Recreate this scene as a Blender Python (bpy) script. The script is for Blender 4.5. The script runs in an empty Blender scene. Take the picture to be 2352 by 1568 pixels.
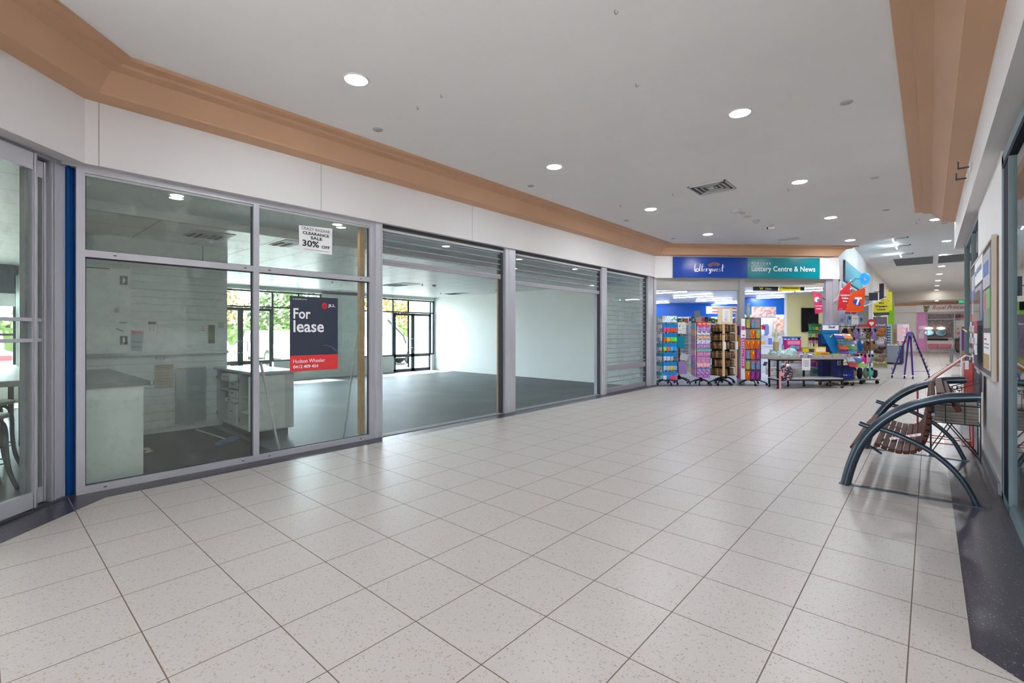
import bpy, math, random
from mathutils import Matrix, Vector
random.seed(7)
C = bpy.context.scene.collection
SC = bpy.context.scene
R2 = math.sqrt(.5)
PI = math.pi
# ---------------------------------------------------------------- camera, world, sun, exposure
YAW = .7236
cd = bpy.data.cameras.new('camera'); cam = bpy.data.objects.new('camera', cd); C.objects.link(cam)
cam.location = (0, 0, 1.25); cam.rotation_euler = (PI/2, 0, YAW)
cd.sensor_width = 36; cd.lens = 1085.3/2352*36; cd.shift_y = (761.7-784)/2352
cd.clip_start = .05; cd.clip_end = 300
SC.camera = cam
w = bpy.data.worlds.new('world'); SC.world = w; w.use_nodes = True
nt = w.node_tree; bg = nt.nodes['Background']
sky = nt.nodes.new('ShaderNodeTexSky'); sky.sky_type = 'HOSEK_WILKIE'; sky.turbidity = 3.5; sky.ground_albedo = .5
sky.sun_direction = Vector((-.55, -.12, .83)).normalized()
mx = nt.nodes.new('ShaderNodeMixRGB'); mx.inputs[0].default_value = .45; mx.inputs[2].default_value = (.9, .95, 1, 1)
nt.links.new(sky.outputs[0], mx.inputs[1]); nt.links.new(mx.outputs[0], bg.inputs[0]); bg.inputs[1].default_value = 18
sl = bpy.data.lights.new('sun', 'SUN'); sl.energy = 26; sl.angle = .01; sl.color = (1, .95, .86)
so = bpy.data.objects.new('sun', sl); C.objects.link(so)
so.rotation_euler = Vector((-.50, -.10, .86)).to_track_quat('Z', 'Y').to_euler()
SC.view_settings.view_transform = 'Standard'; SC.view_settings.look = 'None'
SC.view_settings.exposure = 0.83; SC.view_settings.gamma = 1
DOWN = 115.0      # emission of the recessed downlights
TUBE = 30.0      # emission of the newsagency tube lights
try:
    SC.cycles.max_bounces = 10; SC.cycles.transparent_max_bounces = 24; SC.cycles.diffuse_bounces = 8
    SC.cycles.glossy_bounces = 4; SC.cycles.caustics_reflective = False; SC.cycles.sample_clamp_indirect = 6
    SC.cycles.use_light_tree = True; SC.cycles.use_denoising = True
except Exception: pass

# ---------------------------------------------------------------- materials
MATS = {}
def lin(c):
    if isinstance(c, str):
        c = [int(c[i:i+2], 16)/255 for i in (0, 2, 4)]
    return tuple((x/12.92 if x <= .04045 else ((x+.055)/1.055)**2.4) for x in c[:3]) + (1,)
def mat(name, col, rough=.5, metal=0, emis=0, noise=0, nscale=8, bump=0, spec=None, ecol=None):
    """solid paint / plastic / metal with an optional soft procedural mottling and bump"""
    if name in MATS: return MATS[name]
    m = bpy.data.materials.new(name); m.use_nodes = True; N = m.node_tree.nodes; K = m.node_tree.links
    b = N['Principled BSDF']; b.inputs['Base Color'].default_value = lin(col); b.inputs['Roughness'].default_value = rough
    b.inputs['Metallic'].default_value = metal
    if spec is not None: b.inputs['Specular IOR Level'].default_value = spec
    if emis:
        b.inputs['Emission Color'].default_value = lin(ecol or col); b.inputs['Emission Strength'].default_value = emis
    if noise or bump:
        tc = N.new('ShaderNodeTexCoord'); nz = N.new('ShaderNodeTexNoise'); nz.inputs['Scale'].default_value = nscale
        nz.inputs['Detail'].default_value = 5
        K.new(tc.outputs['Object'], nz.inputs['Vector'])
        if noise:
            mxn = N.new('ShaderNodeMixRGB'); mxn.blend_type = 'MULTIPLY'; mxn.inputs[0].default_value = 1
            mxn.inputs[1].default_value = lin(col)
            mr = N.new('ShaderNodeMapRange'); mr.inputs[1].default_value = .3; mr.inputs[2].default_value = .7
            mr.inputs[3].default_value = 1-noise; mr.inputs[4].default_value = 1
            K.new(nz.outputs['Fac'], mr.inputs[0]); K.new(mr.outputs[0], mxn.inputs[2]); K.new(mxn.outputs[0], b.inputs['Base Color'])
        if bump:
            bp = N.new('ShaderNodeBump'); bp.inputs['Strength'].default_value = bump; bp.inputs['Distance'].default_value = .01
            K.new(nz.outputs['Fac'], bp.inputs['Height']); K.new(bp.outputs[0], b.inputs['Normal'])
    MATS[name] = m; return m
def glass(name, tint, ior=1.5, dirt_haze=0, refl=1):
    if name in MATS: return MATS[name]
    m = bpy.data.materials.new(name); m.use_nodes = True; N = m.node_tree.nodes; K = m.node_tree.links
    N.remove(N['Principled BSDF']); out = N['Material Output']
    t = N.new('ShaderNodeBsdfTransparent'); t.inputs[0].default_value = lin(tint)
    g = N.new('ShaderNodeBsdfGlossy'); g.inputs['Roughness'].default_value = .004; g.inputs[0].default_value = (refl, refl, refl, 1)
    f = N.new('ShaderNodeFresnel'); ge = N.new('ShaderNodeNewGeometry'); mi = N.new('ShaderNodeMapRange')
    mi.inputs[3].default_value = ior; mi.inputs[4].default_value = 1/ior; K.new(ge.outputs['Backfacing'], mi.inputs[0]); K.new(mi.outputs[0], f.inputs[0]); mx = N.new('ShaderNodeMixShader')
    K.new(f.outputs[0], mx.inputs[0]); K.new(t.outputs[0], mx.inputs[1]); K.new(g.outputs[0], mx.inputs[2])
    last = mx
    if dirt_haze:  # pale diffuse film, part dirt, part painted haze that brightens the view
        tc = N.new('ShaderNodeTexCoord'); nz = N.new('ShaderNodeTexNoise'); nz.inputs['Scale'].default_value = 9; nz.inputs['Detail'].default_value = 8
        nz.inputs['Roughness'].default_value = .75
        K.new(tc.outputs['Object'], nz.inputs[0]); mr = N.new('ShaderNodeMapRange'); mr.inputs[1].default_value = .5; mr.inputs[2].default_value = .85
        mr.inputs[3].default_value = dirt_haze*.5; mr.inputs[4].default_value = dirt_haze*2.5
        K.new(nz.outputs['Fac'], mr.inputs[0]); d = N.new('ShaderNodeBsdfDiffuse'); d.inputs[0].default_value = (.75, .8, .78, 1)
        m2 = N.new('ShaderNodeMixShader'); K.new(mr.outputs[0], m2.inputs[0]); K.new(mx.outputs[0], m2.inputs[1]); K.new(d.outputs[0], m2.inputs[2]); last = m2
    K.new(last.outputs[0], out.inputs[0]); MATS[name] = m; return m
def ramp_mat(name, stops, scale=20, rough=.6, kind='VORONOI', detail=2, alpha=None, constant=True, coord='Object', spec=.5, emis=0):
    """random cells or noise mapped through a colour ramp: patterns on fabric, leaves, terrazzo"""
    if name in MATS: return MATS[name]
    m = bpy.data.materials.new(name); m.use_nodes = True; N = m.node_tree.nodes; K = m.node_tree.links; b = N['Principled BSDF']
    tc = N.new('ShaderNodeTexCoord')
    if kind == 'VORONOI':
        t = N.new('ShaderNodeTexVoronoi'); t.inputs['Scale'].default_value = scale; src = t.outputs['Color']
    else:
        t = N.new('ShaderNodeTexNoise'); t.inputs['Scale'].default_value = scale; t.inputs['Detail'].default_value = detail; src = t.outputs['Fac']
    K.new(tc.outputs[coord], t.inputs['Vector']); r = N.new('ShaderNodeValToRGB'); cr = r.color_ramp
    if constant: cr.interpolation = 'CONSTANT'
    while len(cr.elements) < len(stops): cr.elements.new(.5)
    for e, (p, c) in zip(cr.elements, stops): e.position = p
    for e, (p, c) in zip(cr.elements, stops): e.color = lin(c)
    K.new(src, r.inputs[0]); K.new(r.outputs[0], b.inputs['Base Color']); b.inputs['Roughness'].default_value = rough
    b.inputs['Specular IOR Level'].default_value = spec
    MATS[name] = m; return m
def terrazzo(name, base, chips, chip2, grout, x0, y0, tile, gw, rough, lines='xy', scale=75, amt=.36):
    """square terrazzo tiles with joints, laid out on the world floor plane"""
    m = bpy.data.materials.new(name); m.use_nodes = True; N = m.node_tree.nodes; K = m.node_tree.links; b = N['Principled BSDF']
    geo = N.new('ShaderNodeNewGeometry'); sep = N.new('ShaderNodeSeparateXYZ'); K.new(geo.outputs['Position'], sep.inputs[0])
    def math_(op, a, v=None, w=None):
        n = N.new('ShaderNodeMath'); n.operation = op
        for i, q in enumerate((a, v, w)):
            if q is None: continue
            if isinstance(q, (int, float)): n.inputs[i].default_value = q
            else: K.new(q, n.inputs[i])
        return n.outputs[0]
    masks = []
    for ch, o0 in (('X', x0), ('Y', y0)):
        if ch.lower() in lines:
            d = math_('PINGPONG', math_('SUBTRACT', sep.outputs[ch], o0), tile/2)
            masks.append(math_('LESS_THAN', d, gw/2))
    mk = masks[0] if len(masks) == 1 else (math_('MAXIMUM', masks[0], masks[1]) if masks else None)
    def vor(sc, lo, seed):
        mp = N.new('ShaderNodeMapping'); mp.inputs['Location'].default_value = (seed, seed*2, 0); K.new(geo.outputs['Position'], mp.inputs[0])
        nz = N.new('ShaderNodeTexNoise'); nz.inputs['Scale'].default_value = sc*1.3; K.new(mp.outputs[0], nz.inputs[0])
        add = N.new('ShaderNodeVectorMath'); add.operation = 'MULTIPLY_ADD'; K.new(nz.outputs['Color'], add.inputs[0])
        add.inputs[1].default_value = (.012, .012, 0); K.new(mp.outputs[0], add.inputs[2])
        v = N.new('ShaderNodeTexVoronoi'); v.inputs['Scale'].default_value = sc; v.feature = 'F1'; K.new(add.outputs[0], v.inputs['Vector'])
        s2 = N.new('ShaderNodeSeparateColor'); K.new(v.outputs['Color'], s2.inputs[0])
        thr = math_('MULTIPLY', s2.outputs[0], lo)
        return math_('LESS_THAN', v.outputs['Distance'], thr), s2.outputs[1]
    c1, r1 = vor(scale, amt, 3.1); c2, r2 = vor(scale*1.9, amt*1.1, 7.7)
    big = N.new('ShaderNodeTexNoise'); big.inputs['Scale'].default_value = 1.7; K.new(geo.outputs['Position'], big.inputs[0])
    def mixc(f, a, c):
        n = N.new('ShaderNodeMixRGB')
        for i, q in ((0, f), (1, a), (2, c)):
            if isinstance(q, (int, float)): n.inputs[i].default_value = q
            elif isinstance(q, (str, tuple)): n.inputs[i].default_value = lin(q)
            else: K.new(q, n.inputs[i])
        return n.outputs[0]
    chipc = mixc(r1, chips, chip2)
    col = mixc(math_('MULTIPLY', c2, .34), base, chipc); col = mixc(math_('MULTIPLY', c1, .8), col, chipc)
    if mk is not None:
        col = mixc(mk, col, grout)
        bp = N.new('ShaderNodeBump'); bp.inputs['Strength'].default_value = .4; bp.inputs['Distance'].default_value = .002; bp.invert = True
        K.new(mk, bp.inputs['Height']); K.new(bp.outputs[0], b.inputs['Normal'])
    rg = math_('MULTIPLY_ADD', mk, .4, rough) if mk is not None else math_('ADD', rough, 0)
    K.new(rg, b.inputs['Roughness']); K.new(col, b.inputs['Base Color']); b.inputs['Specular IOR Level'].default_value = .45
    MATS[name] = m; return m

M = mat
WHITE = M('white_paint', 'e3e1e1', .55, noise=.03, nscale=3, bump=.02)
CEILM = M('ceiling_paint', 'f2f2f2', .7, noise=.03, nscale=1.5)
PEACH = M('peach_cornice_paint', 'cba281', .5, noise=.05, nscale=2)
ALU = M('aluminium', 'c3c3cb', .35, .35, noise=.05, nscale=6)
ALUD = M('dull_aluminium', '9a9ca4', .45, .15)
BLACK = M('black_metal', '1b1b1f', .45)
DARK = M('dark_grey', '3a3d42', .5)
BLUEP = M('blue_post_paint', '0b4f96', .45)
PAPER = M('paper_white', 'f0f0f0', .7)
INK = M('black_ink', '20242a', .7)
CHROME = M('chrome', 'cfd3d6', .18, .9)
WOODL = M('pale_timber', 'c79a66', .6, noise=.25, nscale=12)
WOODD = M('brown_timber', '6b4a44', .45, noise=.35, nscale=14, bump=.1)
GLASS = glass('clear_glass', 'f7fbfa', 1.3)
GLASSG = glass('green_tinted_glass', 'f6faf8', 1.4, dirt_haze=.075)  # film strength raised to wash the shop view with haze
GLASSD = glass('dark_shop_glass', 'dfe8ea', 1.5)
CREAM = M('cream_wall_paint', 'f0ebe3', .6, noise=.03)

# ---------------------------------------------------------------- geometry helpers
class MB:
    """collects polygons of one mesh"""
    def __init__(s): s.v = []; s.f = []; s.m = []; s.sm = []
    def add(s, vs, fs, m=0, smooth=False, T=None):
        o = len(s.v)
        for p in vs: s.v.append(tuple(T @ Vector(p)) if T is not None else tuple(p))
        for f in fs: s.f.append([i+o for i in f]); s.m.append(m); s.sm.append(smooth)
        return s
    def box(s, x0, y0, z0, x1, y1, z1, m=0, T=None):
        if x0 > x1: x0, x1 = x1, x0
        if y0 > y1: y0, y1 = y1, y0
        if z0 > z1: z0, z1 = z1, z0
        vs = [(x, y, z) for x in (x0, x1) for y in (y0, y1) for z in (z0, z1)]
        return s.add(vs, [(0, 1, 3, 2), (4, 6, 7, 5), (0, 4, 5, 1), (2, 3, 7, 6), (0, 2, 6, 4), (1, 5, 7, 3)], m, False, T)
    def cbox(s, cx, cy, cz, sx, sy, sz, m=0, rot=None, T=None):
        Q = Matrix.Translation((cx, cy, cz))
        if rot: Q = Q @ Matrix.Rotation(rot[0], 4, 'X') @ Matrix.Rotation(rot[1], 4, 'Y') @ Matrix.Rotation(rot[2], 4, 'Z')
        if T is not None: Q = T @ Q
        return s.box(-sx/2, -sy/2, -sz/2, sx/2, sy/2, sz/2, m, Q)
    def quad(s, a, b, c, d, m=0): return s.add([a, b, c, d], [(0, 1, 2, 3)], m)
    def prism(s, poly, z0, z1, m=0, T=None, axis='z'):
        n = len(poly)
        def P(p, z): return (p[0], p[1], z) if axis == 'z' else ((p[0], z, p[1]) if axis == 'y' else (z, p[0], p[1]))
        vs = [P(p, z0) for p in poly]+[P(p, z1) for p in poly]
        fs = [tuple(range(n))[::-1], tuple(range(n, 2*n))]+[(i, (i+1) % n, n+(i+1) % n, n+i) for i in range(n)]
        return s.add(vs, fs, m, False, T)
    def tube(s, pts, r, n=8, m=0, close=False, T=None, rv=None, skew=0):
        pts = [Vector(p) for p in pts]; N = len(pts); vs = []; fs = []
        rs = r if isinstance(r, (list, tuple)) else [r]*N
        up = None
        for i, p in enumerate(pts):
            if close: t = (pts[(i+1) % N]-pts[i-1])
            else: t = (pts[min(i+1, N-1)]-pts[max(i-1, 0)])
            t.normalize()
            if up is None:
                up = Vector((0, 0, 1)) if abs(t.z) < .9 else Vector((0, 1, 0))
            a = t.cross(up); a = a.normalized() if a.length > 1e-6 else Vector((1, 0, 0)); up = a.cross(t).normalized()
            for k in range(n):
                q = 2*PI*k/n; rr = rs[i]; r2 = rr if rv is None else rr*rv
                d = a*math.cos(q)*rr+up*math.sin(q)*r2
                if skew and i == N-1: d += t*skew*(1-math.sin(q))*r2
                vs.append(p+d)
        for i in range(N if close else N-1):
            for k in range(n):
                a0 = i*n+k; a1 = i*n+(k+1) % n; b0 = ((i+1) % N)*n+k; b1 = ((i+1) % N)*n+(k+1) % n
                fs.append((a0, a1, b1, b0))
        s.add(vs, fs, m, True, T)
        if not close:
            s.add(vs[:n], [tuple(range(n))[::-1]], m, False, T); s.add(vs[-n:], [tuple(range(n))], m, False, T)
        return s
    def cyl(s, a, b, r, n=12, m=0, T=None): return s.tube([a, b], r, n, m, T=T)
    def lathe(s, prof, c=(0, 0, 0), n=16, m=0, T=None, axis='z'):
        vs = []; fs = []; k = len(prof)
        for i in range(n):
            q = 2*PI*i/n
            for r, z in prof:
                x, y = r*math.cos(q), r*math.sin(q)
                p = (x, y, z) if axis == 'z' else ((x, z, y) if axis == 'y' else (z, x, y))
                vs.append((p[0]+c[0], p[1]+c[1], p[2]+c[2]))
        for i in range(n):
            j = (i+1) % n
            for q in range(k-1): fs.append((i*k+q, j*k+q, j*k+q+1, i*k+q+1))
        s.add(vs, fs, m, True, T)
        if prof[0][0] > 1e-5: s.add([vs[i*k] for i in range(n)], [tuple(range(n))], m, False, T)
        if prof[-1][0] > 1e-5: s.add([vs[i*k+k-1] for i in range(n)], [tuple(range(n))], m, False, T)
        return s
    def ball(s, c, r, m=0, n=10, sq=(1, 1, 1), T=None):
        if isinstance(r, (int, float)): r = (r, r, r)
        k = max(4, n//2+1); vs = []; fs = []
        for i in range(n):
            q = 2*PI*i/n
            for j in range(k):
                t = PI*j/(k-1)-PI/2
                vs.append((c[0]+r[0]*math.cos(t)*math.cos(q), c[1]+r[1]*math.cos(t)*math.sin(q), c[2]+r[2]*math.sin(t)))
        for i in range(n):
            for j in range(k-1): fs.append((i*k+j, ((i+1) % n)*k+j, ((i+1) % n)*k+j+1, i*k+j+1))
        return s.add(vs, fs, m, True, T)
    def build(s, name, mats, parent=None, kind=None, bev=0, label=None):
        me = bpy.data.meshes.new(name); me.from_pydata(s.v, [], s.f); me.validate()
        if not isinstance(mats, (list, tuple)): mats = [mats]
        for q in mats: me.materials.append(q)
        if len(me.polygons) == len(s.m):
            me.polygons.foreach_set('material_index', s.m); me.polygons.foreach_set('use_smooth', s.sm)
        me.update()
        o = bpy.data.objects.new(name, me); C.objects.link(o)
        if parent: o.parent = parent
        if kind: o['kind'] = kind
        if label: o['label'] = label
        if bev:
            b = o.modifiers.new('bevel', 'BEVEL'); b.width = bev; b.segments = 2; b.limit_method = 'ANGLE'
        return o
def thing(name, label, cat, loc=(0, 0, 0), rz=0, group=None, kind=None):
    o = bpy.data.objects.new(name, None); C.objects.link(o); o.empty_display_size = .1
    o.location = loc; o.rotation_euler = (0, 0, rz)
    if kind: o['kind'] = kind
    else: o['label'] = label; o['category'] = cat
    if group: o['group'] = group
    return o
def tag(o, label, cat, group=None):
    o['label'] = label; o['category'] = cat
    if group: o['group'] = group
    return o
def at(o, loc, rz=0): o.location = loc; o.rotation_euler = (0, 0, rz); return o
def copy_tree(o, parent=None):
    c = o.copy(); C.objects.link(c)
    if parent: c.parent = parent
    for ch in o.children: copy_tree(ch, c)
    return c
_tc = {}
def text(s, box, m, parent, y=-.003, name='lettering', bold=0, shear=0, ext=.0008, fit=True, T=None, label=None, spacing=1):
    """lettering standing in the parent's x-z plane, facing -y; box = x0, z0, x1, z1"""
    key = (s, bold, shear, spacing)
    if key not in _tc:
        cu = bpy.data.curves.new('t', 'FONT'); cu.body = s; cu.size = 1; cu.offset = bold; cu.shear = shear; cu.extrude = .01; cu.space_character = spacing
        cu.resolution_u = 3; cu.align_x = 'CENTER'
        ob = bpy.data.objects.new('t', cu); C.objects.link(ob)
        dg = bpy.context.evaluated_depsgraph_get(); me = bpy.data.meshes.new_from_object(ob.evaluated_get(dg))
        vs = [tuple(v.co) for v in me.vertices]; fs = [tuple(p.vertices) for p in me.polygons]
        bpy.data.objects.remove(ob); bpy.data.curves.remove(cu); bpy.data.meshes.remove(me); _tc[key] = (vs, fs)
    vs, fs = _tc[key]
    x0 = min(v[0] for v in vs); x1 = max(v[0] for v in vs); y0 = min(v[1] for v in vs); y1 = max(v[1] for v in vs)
    sx = (box[2]-box[0])/(x1-x0); sz = (box[3]-box[1])/(y1-y0)
    b = MB(); b.add([(box[0]+(v[0]-x0)*sx, y-(v[2]/.01)*ext, box[1]+(v[1]-y0)*sz) for v in vs], fs, 0, False, T)
    return b.build(name, m, parent, label=label)
def sweep(path, profile, scales, m, end_skew=0, cap=True):
    """extrude profile (d to the left of travel, z) along a polyline, with mitres"""
    P = [Vector(p) for p in path]; n = len(P); segs = [(P[i+1]-P[i]).normalized() for i in range(n-1)]
    nr = [Vector((-d.y, d.x)) for d in segs]; rings = []
    for i in range(n):
        ring = []
        for d, z in profile:
            if i == 0: q = P[0]+nr[0]*d*scales[0]
            elif i == n-1: q = P[-1]+nr[-1]*d*scales[-1]+segs[-1]*(d*scales[-1]*end_skew)
            else:
                a = P[i]+nr[i-1]*d*scales[i-1]; b = P[i]+nr[i]*d*scales[i]
                den = segs[i-1].x*segs[i].y-segs[i-1].y*segs[i].x
                if abs(den) < 1e-6: q = a
                else:
                    t = ((b.x-a.x)*segs[i].y-(b.y-a.y)*segs[i].x)/den; q = a+segs[i-1]*t
            ring.append((q.x, q.y, z))
        rings.append(ring)
    b = MB(); k = len(profile)
    for i in range(n-1):
        b.add(rings[i]+rings[i+1], [(j, (j+1) % k, k+(j+1) % k, k+j) for j in range(k)], m)
    if cap: b.add(rings[0], [tuple(range(k))], m); b.add(rings[-1], [tuple(range(k))[::-1]], m)
    return b
def struct(name, b, m, parent=None, bev=0):
    return b.build(name, m, parent, kind='structure' if parent is None else None, bev=bev)
def Lw(s, t): return (-4.8+(s-t)*R2, 10.5+(s+t)*R2)
def Sw(y, d): return (-4.88-d, y)
def frame(name, s, loc, rz): pass
ROT_S, ROT_L, ROT_D, ROT_R = PI/2, PI/4, 3*PI/4, -PI/2
ONES = ['first', 'second', 'third', 'fourth', 'fifth', 'sixth', 'seventh', 'eighth', 'ninth']
ORD2 = ONES+['tenth', 'eleventh', 'twelfth', 'thirteenth', 'fourteenth', 'fifteenth', 'sixteenth', 'seventeenth', 'eighteenth', 'nineteenth', 'twentieth']+['twenty-'+q for q in ONES]+['thirtieth']+['thirty-'+q for q in ONES]
ORD = ['first', 'second', 'third', 'fourth', 'fifth', 'sixth', 'seventh', 'eighth', 'ninth', 'tenth']
# ================================================================ SETTING: floors
FM = terrazzo('cream_terrazzo_tiles', 'b8b2ae', '917f6d', 'ab9987', '6d5a4c', -1.662, .854, .4, .0048, .33, scale=85, amt=.40)
FB = terrazzo('dark_terrazzo_band', '36333f', '9d9aa6', '6b6875', '8b8892', 0, .854, .4, .004, .29, lines='y', scale=75, amt=.30)
FB2 = terrazzo('dark_terrazzo_border', '36333f', '9d9aa6', '6b6875', '5d5a66', 0, .5, 1.2, .003, .29, lines='y', scale=75, amt=.30)
FS = ramp_mat('worn_grey_concrete', [(0, '43484d'), (.45, '53595e'), (.6, '5b6065'), (.8, '6e7275')], 1.1, .5, 'NOISE', 8, constant=False, spec=.3)
FBK = ramp_mat('black_vinyl_floor', [(0, '1e1d1d'), (.5, '262524'), (.7, '312f2d')], 3, .6, 'NOISE', 6, constant=False, spec=.2)
FL = M('pale_newsagency_tiles', 'c3cad3', .25, noise=.06, nscale=2)
b = MB()
cream = [(-4.66, .64), (-4.66, 10.32), (-4.66+3.28, 13.60), (-1.38, 39.2), (6.5, 39.2), (6.5, 10.6), (.125, 10.6), (.125, 2.6), (2.0, .72), (2.0, -6.5), (-3.66, -6.5), (-3.66, -.36)]
def poly(b, pts, z=0, m=0): b.add([(p[0], p[1], z) for p in pts], [tuple(range(len(pts)))], m)
for q in ([(-4.66, .64), (-4.66, 10.32), (-1.38, 13.60), (.125, 13.6), (.125, 2.6), (2.0, .72), (2.0, -6.5), (-3.66, -6.5), (-3.66, -.36)][::-1],
          [(-1.38, 13.6), (-1.38, 39.2), (6.5, 39.2), (6.5, 13.6)][::-1], [(.125, 10.6), (.125, 13.6), (6.5, 13.6), (6.5, 10.6)][::-1]): poly(b, q, 0, 0)
poly(b, [(-4.93, .47), (-4.88, .5), (-4.88, 10.5), (-4.66, 10.32), (-4.66, .64), (-3.66, -.36), (-3.66, -6.5), (-3.86, -6.5), (-3.86, -.6)], 0, 1)
poly(b, [(-4.88, 10.5), (-1.66, 13.72), (-1.38, 13.6), (-4.66, 10.32)], 0, 1)
poly(b, [(-1.66, 13.72), (-1.66, 39.2), (-1.38, 39.2), (-1.38, 13.6)], 0, 0)
poly(b, [(.125, 2.6), (.125, 10.6), (.46, 10.6), (.46, 2.74), (2.0, 1.2), (2.0, .72)][::-1], 0, 2)
for p in b.f: pass
fl = struct('floor', b, [FM, FB, FB2])
# dark inlaid squares further along the mall
for i, (x, y, sx, sy) in enumerate([(.47, 23.4, .42, 1.3), (.47, 17.6, .42, 1.3)]):
    q = MB(); q.box(x, y, .0005, x+sx, y+sy, .0035); struct('trim_%d' % (i+1), q, M('brown_inlay', '6d5a58', .3))
b = MB(); b.box(-14.5, .54, -.1, -4.9, 10.06, -.001); struct('floor', b, FS)
b = MB(); b.box(-7.12, .557, -.0005, -4.93, 2.05, .002); struct('floor', b, FBK)
b = MB(); b.add([(-4.93, .47, -.002), (-3.85, -.61, -.002), (-3.85, -3, -.002), (-14, -3, -.002), (-14, .6, -.002), (-4.93, .6, -.002)], [(0, 5, 4, 3, 2, 1)])
struct('floor', b, ramp_mat('slate_cafe_floor', [(0, '5d5560'), (.35, '74706f'), (.5, '6b7470'), (.65, '84776f')], 3.5, .3, 'NOISE', 5, constant=False))
b = MB(); b.box(0, 0, -.05, 11, 11, -.001, T=Matrix.Translation((*Lw(-.2, .03), 0)) @ Matrix.Rotation(PI/4, 4, 'Z'))
b = MB(); b.add([(*Lw(s, t), -.001) for s, t in ((0, .05), (4.5, .05), (14, 9.5), (14, 12), (-7, 12), (-7, 7.2))], [(0, 1, 2, 3, 4, 5)])
struct('floor', b, FL)
b = MB(); b.box(.46, 2.7, -.05, 6.5, 10.1, -.001); struct('floor', b, M('dim_shop_floor', '4a4648', .35, noise=.2))
b = MB(); b.box(-90, -50, -.22, -14.5, 60, -.12); struct('floor', b, M('asphalt', 'a9a7a2', .85, noise=.25, nscale=4))

b = MB(); b.box(-12.4, -6.7, -.3, 7, 41, -.12); struct('floor', b, M('light_seal_slab', '777777', .8))  # unseen slab added under everything to stop light leaks
b = MB(); b.box(-12.6, -6.7, 3.9, 7, 41, 4.0); struct('ceiling', b, M('light_seal_slab', '777777', .8))  # unseen roof added above the ceilings to keep sky light out
b = MB(); b.box(-14, 10.2, -.3, -13.9, 41, 4); b.box(-14, 10.2, -.3, -5.1, 10.3, 4); b.box(-14, 41, -.3, 7, 41.1, 4); b.box(6.9, -6.7, -.3, 7, 41, 4); b.box(-12.5, -3.1, -.3, -3.8, -3, 4); b.box(-12.6, -3.1, 2.3, -12.5, 10.3, 4); b.box(-4, -6.7, 3.2, 7, -6.6, 4); b.box(2, -6.7, -.3, 7, -6.6, 4); b.box(-3.9, -6.7, 0, -3.86, -3, 4)
struct('wall_light_seal', b, M('render_grey', 'b5b2ac', .8))  # unseen outer shell added to seal out stray daylight
# ================================================================ SETTING: ceilings
ZC, ZH = 3.27, 3.65
b = MB()
b.add([(p[0], p[1], ZC) for p in [(-4.8, -7), (-4.8, 10.4), (-1.31, 13.79), (-.56, 13.04), (.36, 12.93), (2.5, 12.93), (2.5, -7)]], [tuple(range(7))])
b.add([(p[0], p[1], z) for z in (ZC, ZH+.02) for p in [(-1.7, 14.18), (-.56, 13.04), (.36, 12.93), (6.6, 12.93)]], [(0, 1, 5, 4), (1, 2, 6, 5), (2, 3, 7, 6)])
ceil1 = struct('ceiling', b, CEILM)
b = MB(); b.add([(p[0], p[1], ZH) for p in [(-1.7, 14.1), (-.56, 12.9), (.36, 12.8), (6.6, 12.8), (6.6, 37), (-1.7, 37)]], [tuple(range(6))])
struct('ceiling', b, CEILM)
b = MB(); b.box(-1.7, 37, 3.13, 6.6, 37.03, 3.7); b.box(-1.7, 37, 3.1, 6.6, 39.3, 3.13); struct('ceiling', b, CREAM)
# cornices
PROF = [(0, 3.02), (.155, 3.045), (.16, 3.06), (.275, 3.20), (.37, 3.215), (.38, 3.235), (.47, 3.245), (.475, 3.272), (0, 3.28)]
PL = sweep([(-3.2, -1.07-.0), (-4.81, .54), (-4.81, 10.49), Lw(4.24, 0)], [(-d, z) for d, z in PROF][::-1], [.92, .86, .55], 0, end_skew=-2.1)
PL.build('trim_3', PEACH, None, kind='structure')
PR = sweep([(1.6, 1.4), (.31, 2.69), (.31, 10.435)], PROF, [1.04, 1.04], 0); PR.build('trim_4', PEACH, None, kind='structure')

# ================================================================ SETTING: walls round the mall
b = MB()       # fascia over the empty shop and the cafe doors, and over the newsagency
b.prism([(-3.2, -1.07), (-4.81, .54), (-4.81, 10.49), (-5.0, 10.6), (-5.0, .49), (-3.3, -1.22)], 2.53, 3.27)
b.prism([(-4.81, 10.49), (-4.95, 10.62), (-1.75, 13.8), (-1.617, 13.68)], 2.51, 3.27)
b.box(-1.617, 13.68, 2.51, -1.75, 22.6, 3.7); b.box(-1.617, 13.5, 3.27, -1.75, 13.8, 3.7)
wl = struct('wall_left', b, WHITE)
b = MB()       # hairline joints of the fascia panels
for y in (.62, 2.4, 4.6): b.box(-4.8085, y, 2.531, -4.809, y+.006, 3.02)
struct('trim_5', b, M('joint_line', 'a9a49c', .7))
b = MB(); b.box(-1.617, 22.6, 0, -1.75, 37, 3.7); struct('wall_left', b, CREAM)
b = MB(); b.box(-3.86, -6.6, 0, -3.76, -.62, 3.27); struct('wall_left', b, WHITE)
b = MB(); b.box(-4, -6.7, 2.3, 2.6, -6.6, 3.3); b.box(.9, -6.7, 0, 2.6, -6.6, 3.3); [b.box(x, -6.68, 0, x+.06, -6.62, 2.9) for x in (-3.8, -2.3, -.8, .7, 1.95)]; b.box(-4, -6.68, 2.1, 2.1, -6.62, 2.16); struct('wall_back', b, ALU)  # unseen open entrance added to bring daylight into the mall
b = MB(); b.box(-14, -40, -.14, 14, -6.7, -.02); struct('floor', b, M('bounce_forecourt', 'cfcbc4', .8, noise=.2))  # pale ground added out of view to bounce light onto the mall ceiling
b = MB()       # right side: fascia, pillar
b.prism([(.31, 2.69), (.31, 10.75), (.6, 10.75), (.6, 2.8), (1.8, 1.6), (1.6, 1.4)], 2.62, 3.27)
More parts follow.
